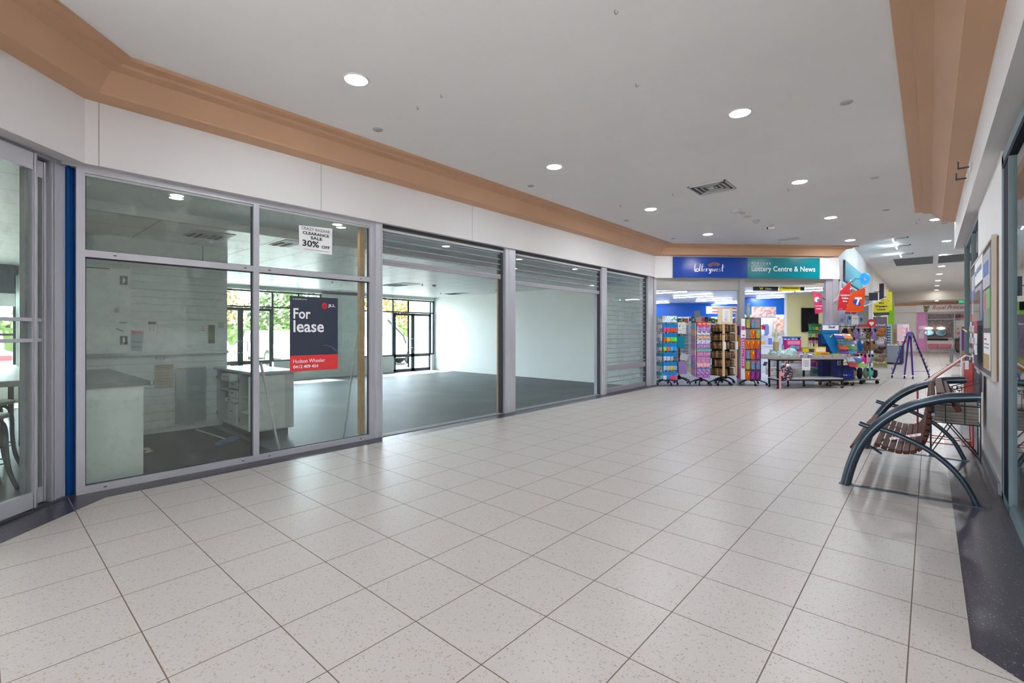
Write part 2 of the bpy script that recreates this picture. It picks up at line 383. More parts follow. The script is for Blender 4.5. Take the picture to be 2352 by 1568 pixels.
b.box(.41, 5.14, 0, .62, 7.45, 2.62)
b.prism([(.41, 2.55), (.62, 2.7), (2.1, 1.2), (2.0, .96)], 0, 2.62)
b.box(2.0, -6.6, 0, 2.1, 1.0, 3.3)
struct('wall_right', b, WHITE)
b = MB(); b.box(.395, 5.2, 0, .409, 7.44, .085); struct('baseboard_right', b, M('grey_skirting', '77777f', .35))
b = MB(); b.box(.45, 10.02, 2.55, 6.5, 10.3, 3.8); b.box(6.5, 10, 0, 6.6, 39, 3.8); b.box(.46, 2.7, 2.62, 6.5, 10.1, 2.7)
b.box(5.5, 2.7, 0, 5.6, 10, 2.62); b.box(.62, 3.2, 0, 5.6, 3.1, 2.62)
struct('wall_right', b, M('grey_wall', 'a9a7a6', .6))
b = MB(); b.box(-1.75, 39.25, 0, 6.6, 39.4, 3.2); struct('wall_far', b, CREAM)
b = MB(); b.box(-1.7, 39.2, 2.9, 6.5, 39.25, 3.14); struct('trim_6', b, PEACH)
b = MB(); b.box(-1.6, 39.2, 2.44, 6.5, 39.25, 2.47); struct('trim_7', b, M('pale_rail', 'c9bfb0', .5))

# ================================================================ SETTING: empty shop interior
b = MB()
b.box(-12.5, .50, -.1, -4.955, .556, 2.6)                       # between cafe and shop
struct('wall_left', b, M('offwhite_wall', 'd3dad6', .55, noise=.03))
b = MB(); b.box(-12.4, 10.06, -.1, -4.98, 10.2, 2.6); struct('wall_right', b, M('clean_white_wall', 'e6eae6', .55, noise=.03, nscale=2))
WB = M('back_wall_paint', 'ccd3cd', .55)
b = MB()       # back wall of the shop: piers, sill walls, head
b.box(-12.42, 6.17, 0, -12.3, 7.23, 2.36); b.box(-12.42, 4.92, 0, -12.3, 6.17, .5); b.box(-12.42, 7.23, 0, -12.3, 8.44, .5); b.box(-12.42, 9.93, 0, -12.3, 10.1, .5)
b.box(-12.42, -3, 0, -12.3, 3.4, .5); b.box(-12.42, .46, .5, -12.3, 1.9, 2.36); b.box(-12.42, 6.705, .0, -12.29, 6.72, 2.3)
b.box(-12.42, -3, 2.28, -12.3, 10.1, 2.6)
struct('wall_back', b, WB)
b = MB(); b.box(-12.299, 4.92, 0, -12.285, 6.17, .07); b.box(-12.299, 6.17, 0, -12.285, 8.44, .07); struct('baseboard_back', b, M('sill_white', 'dadedb', .5))
b = MB(); b.box(-5.75, .54, 2.46, -4.9, 10.1, 2.5); b.box(-5.78, .54, 2.37, -5.74, 10.1, 2.5); struct('ceiling', b, M('soffit_paint', 'cfd4d3', .6))
GRID = terrazzo('ceiling_grid_tiles', 'e9ecea', 'e3e6e4', 'dfe2e0', 'b4bab8', -5.78, .62, .6, .012, .35, scale=40, amt=.05)
b = MB(); b.box(-12.35, .54, 2.37, -5.76, 10.1, 2.4); struct('ceiling', b, GRID)
b = MB(); b.prism([(-12.35, -3), (-3.85, -3), (-3.85, -.75), (-5.05, .45), (-5.05, .6), (-12.35, .6)], 2.44, 2.5); struct('ceiling', b, GRID)

# ---- aluminium framed windows in the outer wall
def outer_window(n, y0, y1, z0, z1, verts, transom, doors):
    t = thing('window_%d' % n, '', '', (-12.36, 0, 0), ROT_S, kind='structure'); MF = M('dark_window_metal', '3b4347', .4, .3)
    f = MB(); W = .045
    f.box(y0, -.03, z1-W, y1, .03, z1); f.box(y0, -.03, z0, y0+W, .03, z1); f.box(y1-W, -.03, z0, y1, .03, z1)
    f.box(y0, -.025, transom-.02, y1, .025, transom+.02)
    for v in verts: f.box(v-.022, -.028, z0, v+.022, .028, z1)
    xs = [y0]+sorted(verts)+[y1]
    for a, c in zip(xs, xs[1:]):
        if not any(abs((a+c)/2-(d0+d1)/2) < .3 for d0, d1 in doors): f.box(a, -.028, z0, c, .028, z0+W)
    f.build('window_frame', MF, t)
    g = MB(); g.box(y0, -.003, z0, y1, .003, z1); 
    for d0, d1 in doors: g.box(d0, -.003, .06, d1, .003, z0)
    g.build('window_pane', GLASS, t)
    for k, (d0, d1) in enumerate(doors):
        dd = thing('door_%d' % (n*2+k), '', '', (-12.34, 0, 0), ROT_S, kind='structure')
        mid = (d0+d1)/2
        for a, c in ((d0, mid), (mid, d1)):
            l = MB(); l.box(a, -.02, 0, a+.06, .02, transom-.03); l.box(c-.06, -.02, 0, c, .02, transom-.03)
            l.box(a, -.02, transom-.1, c, .02, transom-.03); l.box(a, -.02, .46, c, .02, .55); l.box(a, -.02, .0, c, .02, .09)
            lo = l.build('door_leaf', MF, dd)
        h = MB()
        for sg in (-1, 1):
            h.tube([(mid+sg*.03, -.03, .82), (mid+sg*.03, -.07, .82), (mid+sg*.03, -.07, .98), (mid+sg*.03, -.03, .98)] if False else
                   [(mid+sg*.02, -.03, .75), (mid+sg*.12, -.06, .75), (mid+sg*.14, -.06, .78), (mid+sg*.14, -.06, 1.0), (mid+sg*.12, -.06, 1.03), (mid+sg*.02, -.03, 1.03)], .01, 6)
        h.build('door_handle', CHROME, dd)
    return t
outer_window(1, 3.4, 6.17, .5, 2.27, [4.9, 5.55], 1.86, [(3.44, 4.88)])
outer_window(2, 7.23, 10.05, .5, 2.27, [8.45, 9.91], 1.86, [(8.48, 9.89)])
outer_window(3, -3, .47, .5, 2.28, [-.9], 1.2, [])
outer_window(4, 1.9, 3.4, .5, 2.27, [2.6], 1.86, [])
# cafe blind box and blind
t = tag(MB().box(-12.25, -2.8, 1.93, -12.2, .45, 2.44).build('pelmet', M('dark_pelmet', '3f4850', .5)), 'dark band above the cafe window seen through the left door', 'pelmet')
t = tag(MB().box(-12.24, -2.8, 1.70, -12.22, .45, 1.93).build('roller_blind', M('blind_white', 'f4f6f6', .8)), 'white roller blind pulled down at the top of the cafe window', 'blind')
# ================================================================ SHOPFRONT of the empty shop (local x = world y, y = into the shop)
def sfront(n): return thing('window_%d' % n, '', '', (-4.88, 0, 0), ROT_S, kind='structure')
t = sfront(5)
f = MB()
f.box(.50, 0, 0, .552, .07, 2.51); f.box(.552, 0, 2.478, 3.03, .07, 2.51); f.box(.552, 0, 0, 3.03, .07, .055)
f.box(1.763, 0, .055, 1.815, .07, 2.478); f.box(.552, .002, 1.83, 1.763, .068, 1.885); f.box(1.815, .002, 1.83, 3.03, .068, 1.885)
f.box(3.028, 0, 0, 3.09, .07, 2.51); f.box(.4, 0, 2.51, 3.1, .09, 2.54)
for x, z in [(.66, .027), (1.66, .027), (1.9, .027), (2.9, .027), (.72, 1.857), (1.68, 1.857), (1.9, 1.857), (2.9, 1.857)]: f.box(x, -.001, z-.004, x+.02, .001, z+.004, 1)
f.build('window_frame', [ALU, DARK], t)
for k, (a, c, z0, z1) in enumerate([(.552, 1.763, .055, 1.83), (.552, 1.763, 1.885, 2.478), (1.815, 3.03, .055, 1.83), (1.815, 3.03, 1.885, 2.478)]):
    MB().box(a, .035, z0, c, .041, z1).build('window_pane', GLASSG, t)
    e = MB(); e.box(a, .03, z0, a+.008, .046, z1); e.box(c-.012, .03, z0, c, .046, z1); e.box(a, .03, z1-.01, c, .046, z1); e.box(a, .03, z0, c, .046, z0+.006); e.build('glazing_bead', DARK, t)
def col(n, y0, y1, depth=.16, timber=None):
    b = MB(); b.box(y0, -.03, 0, y1, depth, 2.53); b.box(y0+.07, -.036, 0, y0+.085, depth, 2.53)
    tt = thing('trim_%d' % n, '', '', (-4.88, 0, 0), ROT_S, kind='structure'); b.build('column_casing', ALU, tt, bev=.004)
    if timber: MB().box(timber[0], .04, 0, timber[1], .12, 2.5).build('timber_batten', WOODL, tt)
col(8, 3.09, 3.16, timber=None); col(9, 5.345, 5.575, timber=(5.318, 5.345)); col(10, 8.19, 8.37); col(11, 10.23, 10.49, .2)
b = MB(); b.box(3.02, .10, .05, 2.955, .15, 2.46)
tag(at(b.build('timber_stud', WOODL), (-4.88, 0, 0), ROT_S), 'bare timber stud standing behind the glass beside the second tall window', 'timber')
# ---- roller shutters
CLEARP = glass('clear_shutter_panel', 'f2f7f7', 1.4, dirt_haze=.05)
def shutter(y0, y1, rows, bars, zb, label, track=True):
    t = thing('roller_shutter', label, 'roller shutter', (-4.88, 0, 0), ROT_S)
    r = MB()
    for z in rows: r.tube([(y0, .05, z), (y1, .05, z)], .011, 6)
    r.build('shutter_rods', ALUD, t)
    MB().box(y0, .047, zb, y1, .053, 2.5).build('clear_curtain', CLEARP, t)
    for z0, z1 in bars:
        MB().box(y0, .03, z0, y1, .07, z1).box(y0, .026, (z0+z1)/2-.003, y1, .074, (z0+z1)/2+.003).build('bottom_bar' if z0 < .3 or z0 > 1.5 else 'lock_bar', M('shutter_bar', 'a7a3ab', .4, .3), t, bev=.003)
    g = MB(); g.box(y0-.02, .02, 0, y0+.012, .08, 2.5); g.box(y1-.012, .02, 0, y1+.02, .08, 2.5); g.box(y0, .0, 2.49, y1, .1, 2.53); g.build('guide_track', DARK if track else ALUD, t)
    return t
shutter(3.17, 5.31, [2.2, 2.28, 2.36, 2.44], [(2.055, 2.125)], 2.12, 'see-through roller shutter raised above the first wide opening beside the glass shopfront')
shutter(5.58, 8.185, [2.14, 2.24, 2.34, 2.43, 2.46], [(1.995, 2.06)], 2.06, 'see-through roller shutter raised above the second wide opening, between two white columns')
shutter(8.375, 10.22, [.12+.0985*k for k in range(1, 25) if not (.4 < .12+.0985*k < .58)], [(.45, .56), (0, .1)], .08, 'see-through roller shutter pulled fully down to the floor next to the newsagency')
b = MB(); b.box(3.16, .0, -.0, 8.19, .1, .008); b.box(3.16, .045, .008, 8.19, .055, .012); at(struct('trim_12', b, ALUD), (-4.88, 0, 0), ROT_S)
b = MB(); b.box(.50, -.0, .0, .5, .01, .01)

# ---- LEFT DOORS of the cafe (local frame: x away from the viewer's left, origin at the blue post)
DO = (-4.93, .47, 0)
t = thing('trim_13', '', '', DO, ROT_D, kind='structure')
b = MB(); b.box(-.032, -.01, 0, .05, .12, 2.545); b.build('blue_post', BLUEP, t)
t = thing('trim_14', '', '', DO, ROT_D, kind='structure')
b = MB(); b.box(-.15, .01, 0, -.032, .14, 2.52); b.box(-.128, 0, 0, -.118, .14, 2.52); b.box(-.05, 0, 0, -.042, .14, 2.52); b.box(-.157, -.004, 0, -.15, .12, 2.5)
b.build('door_jamb', ALU, t); MB().box(-1.9, .0, 2.5, .04, .12, 2.53).build('door_track', ALUD, t); MB().box(-1.9, -.03, 0, -.03, .12, .008).build('floor_track', DARK, t)
def sdoor(n, x0, x1, y, zb, zt, midlouver=False):
    t = thing('door_%d' % n, '', '', DO, ROT_D, kind='structure'); f = MB()
    f.box(x0, y, .02, x0+.03, y+.04, zt); f.box(x1-.035, y, .02, x1, y+.04, zt); f.box(x0, y, .02, x1, y+.04, zb); f.box(x0, y, zt-.12, x1, y+.04, zt)
    for z in (1.19, 1.335): f.box(x0, y+.005, z-.013, x1, y+.035, z+.013)
    f.box(x1-.03, y-.008, .02, x1-.018, y, zt)
    f.build('door_frame', ALU, t, bev=.002)
    MB().box(x0+.03, y+.016, zb, x1-.035, y+.022, zt-.12).build('door_pane', GLASSG, t)
    if midlouver: MB().box(x0+.03, y+.024, 1.2, x1-.035, y+.03, 1.32).build('letter_panel', M('frosted_strip', 'd5dade', .6), t)
sdoor(11, -.32, -.157, .03, .13, 2.48, True); sdoor(12, -1.35, -.29, -.025, .13, 2.5); 

# ---- posters on the glass of the empty shop
def poster_frame(name, label, cat, y0, z0, off=-.004, x=-4.88, rz=ROT_S): 
    return thing(name, label, cat, ((x-off, y0, z0) if rz == ROT_S else (x, y0, z0)), rz)
NAVY = M('poster_navy', '323a4c', .55); RED = M('poster_red', 'e0393c', .55); TW = M('poster_text', 'f5f5fa', .6)
t = poster_frame('lease_poster', 'dark navy and red For lease poster taped to the tall shop window', 'poster', 2.12, .84, -.03+.06)
t.location = (-4.88-.03, 2.12, .84)
b = MB(); b.box(0, -.0005, .163, .524, .0005, .78); b.build('poster_sheet', NAVY, t)
MB().box(0, -.0006, 0, .524, .0006, .163).build('contact_strip', RED, t)
text('For', (.036, .545, .215, .655), TW, t, bold=.018); text('lease', (.036, .405, .362, .53), TW, t, bold=.016)
text('property.jll.com.au', (.03, .742, .175, .757), TW, t, bold=.01)
text('JLL', (.41, .672, .492, .712), TW, t, bold=.02)
text('Hudson Wheeler', (.034, .085, .375, .125), TW, t); text('0412 409 454', (.034, .03, .30, .064), TW, t, bold=.02)
b = MB()
for k in range(4):
    rx, rz_ = .028-.007*k, .035-.006*k
    b.tube([(.37+rx*math.cos(a)*(1 if abs(math.cos(a)) > .3 else 1), -.0022, .69+rz_*math.sin(a)) for a in [2*PI*i/20 for i in range(20)]], .0026, 4, close=True)
b.build('round_emblem', RED, t)
b = MB(); b.tube([(.355+.17*(i/10), -.001, .19+.075*math.sin(PI*min(1, i/10*.62+.38))) for i in range(11)], .0012, 4)
b.tube([(.43+.09*(i/10), -.001, .25-.10*(i/10)**2) for i in range(11)], .0012, 4); b.build('curved_line', M('poster_line', '7e93c4', .6), t)
t = thing('sale_poster', 'white paper clearance sale notice taped high on the shop window', 'poster', (-4.88-.034, 2.22, 2.09), ROT_S)
b = MB(); b.add([(0, 0, 0), (.358, 0, .004), (.362, 0, .292), (-.006, 0, .268), (0, .001, 0), (.358, .001, .004), (.362, .001, .292), (-.006, .001, .268)], [(0, 1, 2, 3), (7, 6, 5, 4)]); b.build('poster_sheet', PAPER, t)
text('CRAZY BAZAAR', (.018, .232, .335, .262), M('grey_outline_ink', '8c949c', .7), t, bold=.015)
text('CLEARANCE', (.034, .185, .325, .215), INK, t, bold=.015); text('SALE', (.12, .14, .245, .172), INK, t, bold=.015)
text('30%', (.03, .06, .21, .125), INK, t, bold=.015); text('OFF', (.24, .058, .33, .09), INK, t, bold=.015)
text('*excludes selected items', (.045, .026, .32, .036), M('grey_outline_ink', '8c949c', .7), t)

# ================================================================ EMPTY SHOP: slat wall, cabinet, counters
SLW = M('slat_wall_board', 'd6dedb', .5, noise=.04, nscale=3)
t = thing('wall_partition', '', '', (-7.12, 0, 0), ROT_S, kind='structure')
b = MB(); b.box(.557, .02, 0, 2.245, .12, 2.37)
z = 1.40
while z < 2.08: b.box(1.2 if z < 2.03 else .56, 0, z+.006, 2.235, .02, z+.081); z += .0905
b.box(1.19, -.004, 1.39, 1.205, .02, 2.1); b.box(.56, 0, 2.1, 2.245, .02, 2.37)
b.build('slatted_board', SLW, t)
b = MB(); b.box(.56, 0, .965, 2.24, .02, 1.39); b.box(.56, -.06, .965, 2.24, .02, 1.0); z = .06
while z < .93: b.box(.56, .004, z+.004, 2.24, .02, z+.097); z += .1
b.build('lower_board', M('lower_wall_board', 'dde3e2', .5), t)
MB().box(1.95, -.002, 2.12, 1.955, .0, 2.37).build('board_joint', DARK, t)
def sheet(name, label, cat, y0, z0, y1, z1, m, x=-7.12, d=.004, extra=None, rot=0):
    t = thing(name, label, cat, (x+d, y0, z0), ROT_S); w_, h_ = y1-y0, z1-z0
    MB().cbox(w_/2, 0, h_/2, w_, .002, h_, 0, (0, rot, 0)).build('sheet', m, t); return t, w_, h_
# white wall cabinet hung to the left of the slats
t = thing('wall_cabinet', 'white wall cabinet hung over the counter at the left of the slatted wall', 'cabinet', (-7.0, .60, 1.0), ROT_S)
b = MB(); b.box(0, 0, 0, .59, .11, .985); b.box(.0, -.004, .0, .12, 0, .985); b.build('cabinet_body', M('cabinet_white', 'dde4e2', .45), t)
b = MB(); b.box(.13, -.001, .962, .40, 0, .972); b.box(.02, -.001, .90, .1, 0, .96, 1); b.build('paper_strip', [INK, M('grey_outline_ink', '8c949c', .7)], t)
for k, z in enumerate((.795, .10)):
    c = thing('frog_sticker' if 0 else 'figure_sticker', ['black square sticker with a white figure near the top of the white wall cabinet', 'black square sticker with a white figure near the foot of the white wall cabinet'][k], 'sticker', (-6.998, 1.09, 1.0+z), ROT_S)
    MB().box(0, -.001, 0, .07, 0, .1).build('sticker_square', INK, c)
    f = MB(); f.ball((.035, -.002, .075), (.011, .002, .012), n=8); f.ball((.036, -.002, .048), (.014, .002, .024), n=8); f.box(.026, -.003, .012, .036, -.001, .04); f.build('white_figure', PAPER, c)
c = MB().lathe([(0, -.001), (.026, -.001), (.026, 0), (0, 0)], (0, 0, 0), 16, axis='y'); c = c.build('round_sticker', M('pale_olive', 'a9b59a', .6)); at(c, (-6.997, 1.065, 1.50), ROT_S); tag(c, 'small round olive sticker in the middle of the white wall cabinet', 'sticker')
for k, (y, z, r) in enumerate([(1.12, 1.355, 0), (1.09, 1.27, .45)]):
    c = MB().cbox(0, 0, 0, .075, .002, .009, 0, (0, r, 0)).build('tape_strip', INK); at(c, (-6.998, y, z), ROT_S); tag(c, ['short level strip of black tape on the white wall cabinet', 'short tilted strip of black tape on the white wall cabinet'][k], 'tape')
t, w_, h_ = sheet('calendar_sheet', 'small price list with a dark heading pinned to the slatted wall', 'paper', 1.375, 1.24, 1.455, 1.375, PAPER)
MB().box(0, -.002, h_-.035, w_, -.001, h_).build('dark_heading', NAVY, t)
b = MB(); [b.box(.012+.035*i, -.002, .015+.018*j, .027+.035*i, -.001, .022+.018*j, (i+j) % 3) for i in range(2) for j in range(4)]; b.build('small_print', [M('orange_ink', 'd27a3b'), NAVY, INK], t)
t, w_, h_ = sheet('red_topped_notice', 'grey notice with a red heading hanging crookedly beside the wall cabinet', 'paper', 1.205, 1.02, 1.325, 1.26, M('grey_notice', 'a3a6ad', .6), rot=.09)
MB().cbox(w_/2-.01, -.003, h_-.012, .115, .001, .024, 0, (0, .09, 0)).build('red_heading', RED, t)
b = MB(); [b.cbox(w_/2, -.003, z, .1, .001, .006, 0, (0, .09, 0)) for z in (.05, .11)]; b.build('dark_rules', INK, t)
t, w_, h_ = sheet('handwritten_notice', 'brown paper notice with green handwriting stuck on the lower wall of the empty shop', 'paper', 1.44, .565, 1.63, .845, M('kraft_paper', 'b3a78d', .7))
b = MB()
for k in range(7):
    z = h_-.03-.036*k; pts = [(.02+.15*i/16, -.002, z+.006*math.sin(i*2.3+k)) for i in range(17 if k < 5 else 12)]
    b.tube(pts, .0017, 3)
b.build('green_handwriting', M('green_ink', '3c6b45', .7), t)
for nm, lb, y0, z0, y1, z1, c in [('switch_plate', 'brown electrical plate on the board at the right end of the slatted wall', 2.015, 1.10, 2.09, 1.34, M('brown_plate', '7d7a5a', .5)),
        ('framed_certificate', 'small framed certificate at the top right of the lower board', 2.13, 1.30, 2.2, 1.385, M('pale_frame', 'b9c4b4', .5)),
        ('colour_sticker', 'tiny sheet with pink, orange and blue strips beside the brown plate', 1.93, 1.25, 1.98, 1.33, PAPER),
        ('paper_scrap', 'small torn white scrap of paper left of the colour sticker', 1.86, 1.285, 1.90, 1.31, PAPER)]:
    t, w_, h_ = sheet(nm, lb, 'paper' if 'paper' in nm or 'sheet' in lb else 'plate', y0, z0, y1, z1, c)
    if nm == 'colour_sticker':
        for k, q in enumerate(('e06a8c', 'e59a52', '5aa7c4')): MB().box(.004, -.002, .012+.024*k, .046, -.001, .024+.024*k).build('colour_strip', M('strip_%d' % k, q), t)
for k, (y, z) in enumerate([(1.452, .93), (1.535, .925)]):
    c = MB().tube([(0, 0, .012), (0, -.02, .012), (0, -.026, 0), (0, -.014, -.01)], .003, 5).build('coat_hook', BLACK); at(c, (-7.118, y, z), ROT_S)
    tag(c, 'small hook under the ledge of the slatted wall, the %s of two' % ['left', 'right'][k], 'hook')
c = MB().box(0, 0, 0, .33, .03, .70).box(.02, -.002, .72-.04, .1, .0, .70, 1).build('leaning_panel', [M('grey_panel', '9aa5a5', .5), WOODL]); at(c, (-7.08, 1.65, .09), ROT_S); tag(c, 'grey cabinet door panel leaning against the lower wall', 'panel')

CT = M('dark_countertop', '56625f', .25, noise=.1); CBW = M('counter_white', 'd3dad8', .4, noise=.04)
t = thing('service_counter', 'white counter with dark top in the left corner behind the shop glass', 'counter', (-5.14, .56, 0), ROT_S)
MB().box(0, 0, 0, .40, 1.93, .785).build('counter_body', CBW, t); MB().box(-.0, -.02, .785, .445, 1.95, .825).build('countertop', CT, t, bev=.004)
c = MB().tube([(0, 0, .03), (.0, .0, 0), (0, -.02, -.012), (0, -.035, 0), (0, -.03, .02)], .003, 5).build('wire_hook', BLACK); at(c, (-5.115, 1.03, .79), 0); tag(c, 'curled wire hook at the corner of the dark countertop', 'hook')
# cabinet with open doors and drawers: world x -7.0..-5.78, front faces -y at y 2.06
t = thing('open_cabinet', 'grey cabinet with open shelves and drawers under a laminate top beside the leasing poster', 'cabinet', (-7.0, 2.08, 0))
CG = M('cabinet_grey', 'b9c0bd', .45, noise=.04); b = MB()
b.box(0, .0, .1, .02, .46, .76); b.box(1.2, .0, .1, 1.225, .46, .76); b.box(.02, .44, .1, 1.2, .46, .76); b.box(.02, 0, .1, 1.2, .46, .12); b.box(.47, 0, .12, .49, .44, .76); b.box(.78, 0, .12, .80, .44, .76)
b.build('cabinet_body', CG, t)
MB().box(.03, .06, 0, 1.16, .42, .1).build('toe_kick', BLACK, t); MB().box(-.05, -.03, .76, 1.26, .5, .79).build('worktop', M('laminate_top', 'b9c4c6', .2), t, bev=.003)
for z, x0, x1 in ((.5, .02, .47), (.46, .8, 1.2), (.28, .8, 1.2)): MB().box(x0, .02, z, x1, .44, z+.015).build('shelf', CBW, t)
for k, (z, out) in enumerate([(.66, .10), (.56, .02), (.45, .02), (.40, .06), (.13, .03)]):
    h = [.08, .085, .09, .04, .25][k]
    d = MB().box(.495, -out, z, .775, .0, z+h).build('drawer', CBW, t, bev=.003)
    MB().box(.6, -out-.006, z+h*.6, .66, -out, z+h*.6+.008).build('handle', DARK, d)
for x, z in ((.04, .66), (.82, .66), (.04, .2), (.82, .2)): MB().cbox(x, -.006, z, .03, .012, .05).cbox(x, -.008, z, .06, .008, .015).build('hinge', ALUD, t)
d = MB().box(1.226, -.05, .12, 1.24, .35, .74).build('open_door', CBW, t)
# floor litter and poles
t = thing('squeegee', 'blue-edged floor squeegee lying on the dark floor of the empty shop', 'squeegee', (-5.93, 1.88, .012), math.radians(38))
MB().cyl((-.02, .0, .022), (-.77, .50, .022), .008).build('handle', M('pole_white', 'c9ced0', .4), t); MB().box(-.03, -.18, 0, .03, .18, .035).build('rubber_blade', M('squeegee_blue', '4a6488', .5), t)
t = thing('torn_paper', 'crumpled torn paper lying on the dark shop floor', 'litter', (-6.2, 1.18, .004)); b = MB(); random.seed(3)
pts = [(-.05+.24*i/7, .012*math.sin(i*1.7)) for i in range(8)]
for i in range(7):
    x0, y0 = pts[i]; x1, y1 = pts[i+1]; w0 = .02+.02*random.random(); z = [.004+.012*random.random() for _ in range(4)]
    b.add([(x0, y0-w0, z[0]), (x1, y1-w0, z[1]), (x1, y1+w0, z[2]), (x0, y0+w0, z[3])], [(0, 1, 2, 3)])
b.build('paper_piece', M('litter_paper', 'b5b0a2', .8), t)
t = thing('broom_pole', 'thin white pole leaning on the inside of the shop glass beside the cabinet', 'pole', (-5.12, 2.1, 0)); MB().cyl((0, 0, 0), (.175, -.245, .93), .012).ball((.175, -.245, .93), .016).build('pole', M('pole_white', 'c9ced0', .4), t)
t = thing('aluminium_rod', 'long thin rod leaning in the corner by the timber stud', 'pole', (-5.16, 2.85, 0)); MB().cyl((0, 0, 0), (.18, .13, 1.63), .009).build('rod', M('rod_grey', 'aab2b4', .35, .3), t)
c = MB().ball((0, 0, .01), (.05, .03, .015)).ball((.05, .02, .008), (.03, .02, .01)).build('paper_scrap', PAPER); c.location = (-11.3, 9.3, 0); tag(c, 'crumpled white scrap on the far floor near the glass door', 'litter')
c = MB().box(-.06, -.05, 0, .06, .05, .004).build('floor_sticker', PAPER); c.location = (-5.5, 6.05, .002); tag(c, 'white scrap of paper on the floor just inside the second opening', 'litter')

# ---- interior ceiling fittings
def downlight(x, y, z, label, grp=None, r=.088, em=None, hot=True):
    t = thing('ceiling_downlight', label, 'ceiling light', (x, y, z), 0, grp)
    MB().lathe([(r+.014, 0), (r+.012, -.006), (r, -.008), (r, -.001), (r+.014, 0)], n=24).build('trim_ring', M('lamp_ring', 'dedee0', .4), t)
    MB().lathe([(0, -.0075), (r*.6, -.0075), (r, -.004), (r, -.002), (0, -.002)], n=24).build('diffuser', em or LAMP, t)
    return t
LAMPH = M('high_hall_led', 'ffffff', .5, emis=DOWN*3.3, ecol=(.97, .98, 1)); LAMPF = M('mall_led', 'ffffff', .5, emis=DOWN*2, ecol=(.97, .98, 1)); LAMP = M('downlight_led', 'ffffff', .5, emis=DOWN, ecol=(.94, .97, 1)); LAMPW = M('downlight_warm_led', 'ffffff', .5, emis=45, ecol=(1, .98, .95))
downlight(-4.99, 1.17, 2.46, 'round downlight in the soffit behind the upper left shop window', em=LAMPW, r=.05)
downlight(-4.99, 2.68, 2.46, 'round downlight in the soffit just behind the sale notice', em=LAMPW, r=.05)
for k, (x, y) in enumerate([(-3.44, -.66), (-3.44, 2.008), (-3.44, 4.675), (-3.44, 7.345), (-3.44, 10.02), (-1.31, -.66), (-1.31, 1.99), (-1.31, 4.66), (-1.31, 7.33), (-1.31, 9.99), (-1.31, 12.74), (-2.3, -3.4)]):
    if k < 5: lb = 'round ceiling downlight, %s from the near end in the row by the shop wall' % ORD[k]
    elif k < 11: lb = 'round ceiling downlight, %s from the near end in the middle row of the mall' % ORD[k-5]
    else: lb = 'round ceiling downlight behind the viewpoint'
    downlight(x, y, ZC, lb, em=LAMPF if k in (3, 4, 8, 9, 10) else LAMP)
downlight(.095, 11.39, ZC, 'round ceiling downlight close to the end of the right hand cornice', em=LAMPF)
for k, (x, y) in enumerate([(.338, 16.95), (.333, 19.9), (.336, 23.36), (.314, 26.47), (.30, 29.8), (.29, 33.1), (.30, 36.5)]):
    downlight(x, y, ZH, 'round downlight in the high ceiling, %s in the row running to the far shop' % ORD[k], em=LAMPH if k < 5 else LAMPW)
for k, (x, y) in enumerate([(3.2, 15), (3.2, 21), (3.2, 27), (3.2, 33)]): downlight(x, y, ZH, 'added unseen downlight over the side hall behind the right wall, %s from the near end' % ORD[k], em=LAMPH)  # extra row added out of sight to brighten the far mall
downlight(.33, 37.8, 3.1, 'round downlight under the lower ceiling in front of the far pink shop', em=LAMPW)
def grille(x, y, z, sx, sy, label, cells=4, m=None):
    t = thing('ceiling_vent', label, 'air vent', (x, y, z)); b = MB()
    for k in range(cells):
        a, c = sx/2*(1-k/cells), sy/2*(1-k/cells); i = .018
        for q in ((-a, -c, a, -c+i), (-a, c-i, a, c), (-a, -c, -a+i, c), (a-i, -c, a, c)): b.box(q[0], q[1], -.02+.004*k, q[2], q[3], -.003)
    b.box(-.03, -.03, -.02, .03, .03, -.003); b.build('louvre', M('vent_white', 'c9cacb', .5), t); MB().box(-sx/2, -sy/2, -.003, sx/2, sy/2, -.001).build('dark_duct', DARK, t); return t
grille(-2.28, 6.81, ZC, .5, .5, 'square air vent with nested louvres in the main mall ceiling')
def slot(x, y, z, sx, sy, label, n=5):
    t = thing('ceiling_vent', label, 'air vent', (x, y, z)); MB().box(-sx/2, -sy/2, -.006, sx/2, sy/2, -.001).build('vent_plate', M('vent_face', 'aab0ae', .5), t)
    b = MB(); [b.box(-sx/2+.02, -sy/2+.03+(sy-.06)*k/n, -.012, sx*.1, -sy/2+.03+(sy-.06)*(k+.5)/n, -.006) for k in range(n)]; b.build('slot', INK, t)
slot(-6.25, 1.78, 2.37, .5, .4, 'grey air vent with dark slots above the slatted wall'); slot(-6.1, 2.6, 2.37, .5, .25, 'plain grey air vent left of the sale notice', 2)
slot(-9.4, 6.65, 2.37, .9, .5, 'air vent in the shop ceiling beyond the first raised shutter', 3); slot(-10.35, 9.3, 2.37, .8, .4, 'air vent near the far white wall of the shop', 3)
def sprinkler(x, y, z, label, sc=1):
    t = thing('sprinkler_head', label, 'sprinkler', (x, y, z)); MB().cyl((0, 0, 0), (0, 0, -.03*sc), .008*sc, 6).lathe([(.02*sc, -.028*sc), (.024*sc, -.03*sc), (.0, -.032*sc)], n=8).build('nozzle', ALUD, t)
for k, (x, y) in enumerate([(-5.97, 2.2), (-8.9, 6.9), (-9.9, 5.2), (-10.5, 8.8), (-8.6, 9.1)]): sprinkler(x, y, 2.37, 'small sprinkler in the tiled shop ceiling, %s from the glass' % ORD[k], 1.4)
c = MB().lathe([(.05, 0), (.05, -.02), (.035, -.035), (0, -.04)], n=14).build('smoke_detector', M('detector_grey', 'b5b8b8', .5)); c.location = (-8.9, 7.25, 2.37); tag(c, 'round smoke detector on the tiled ceiling of the empty shop', 'smoke detector')
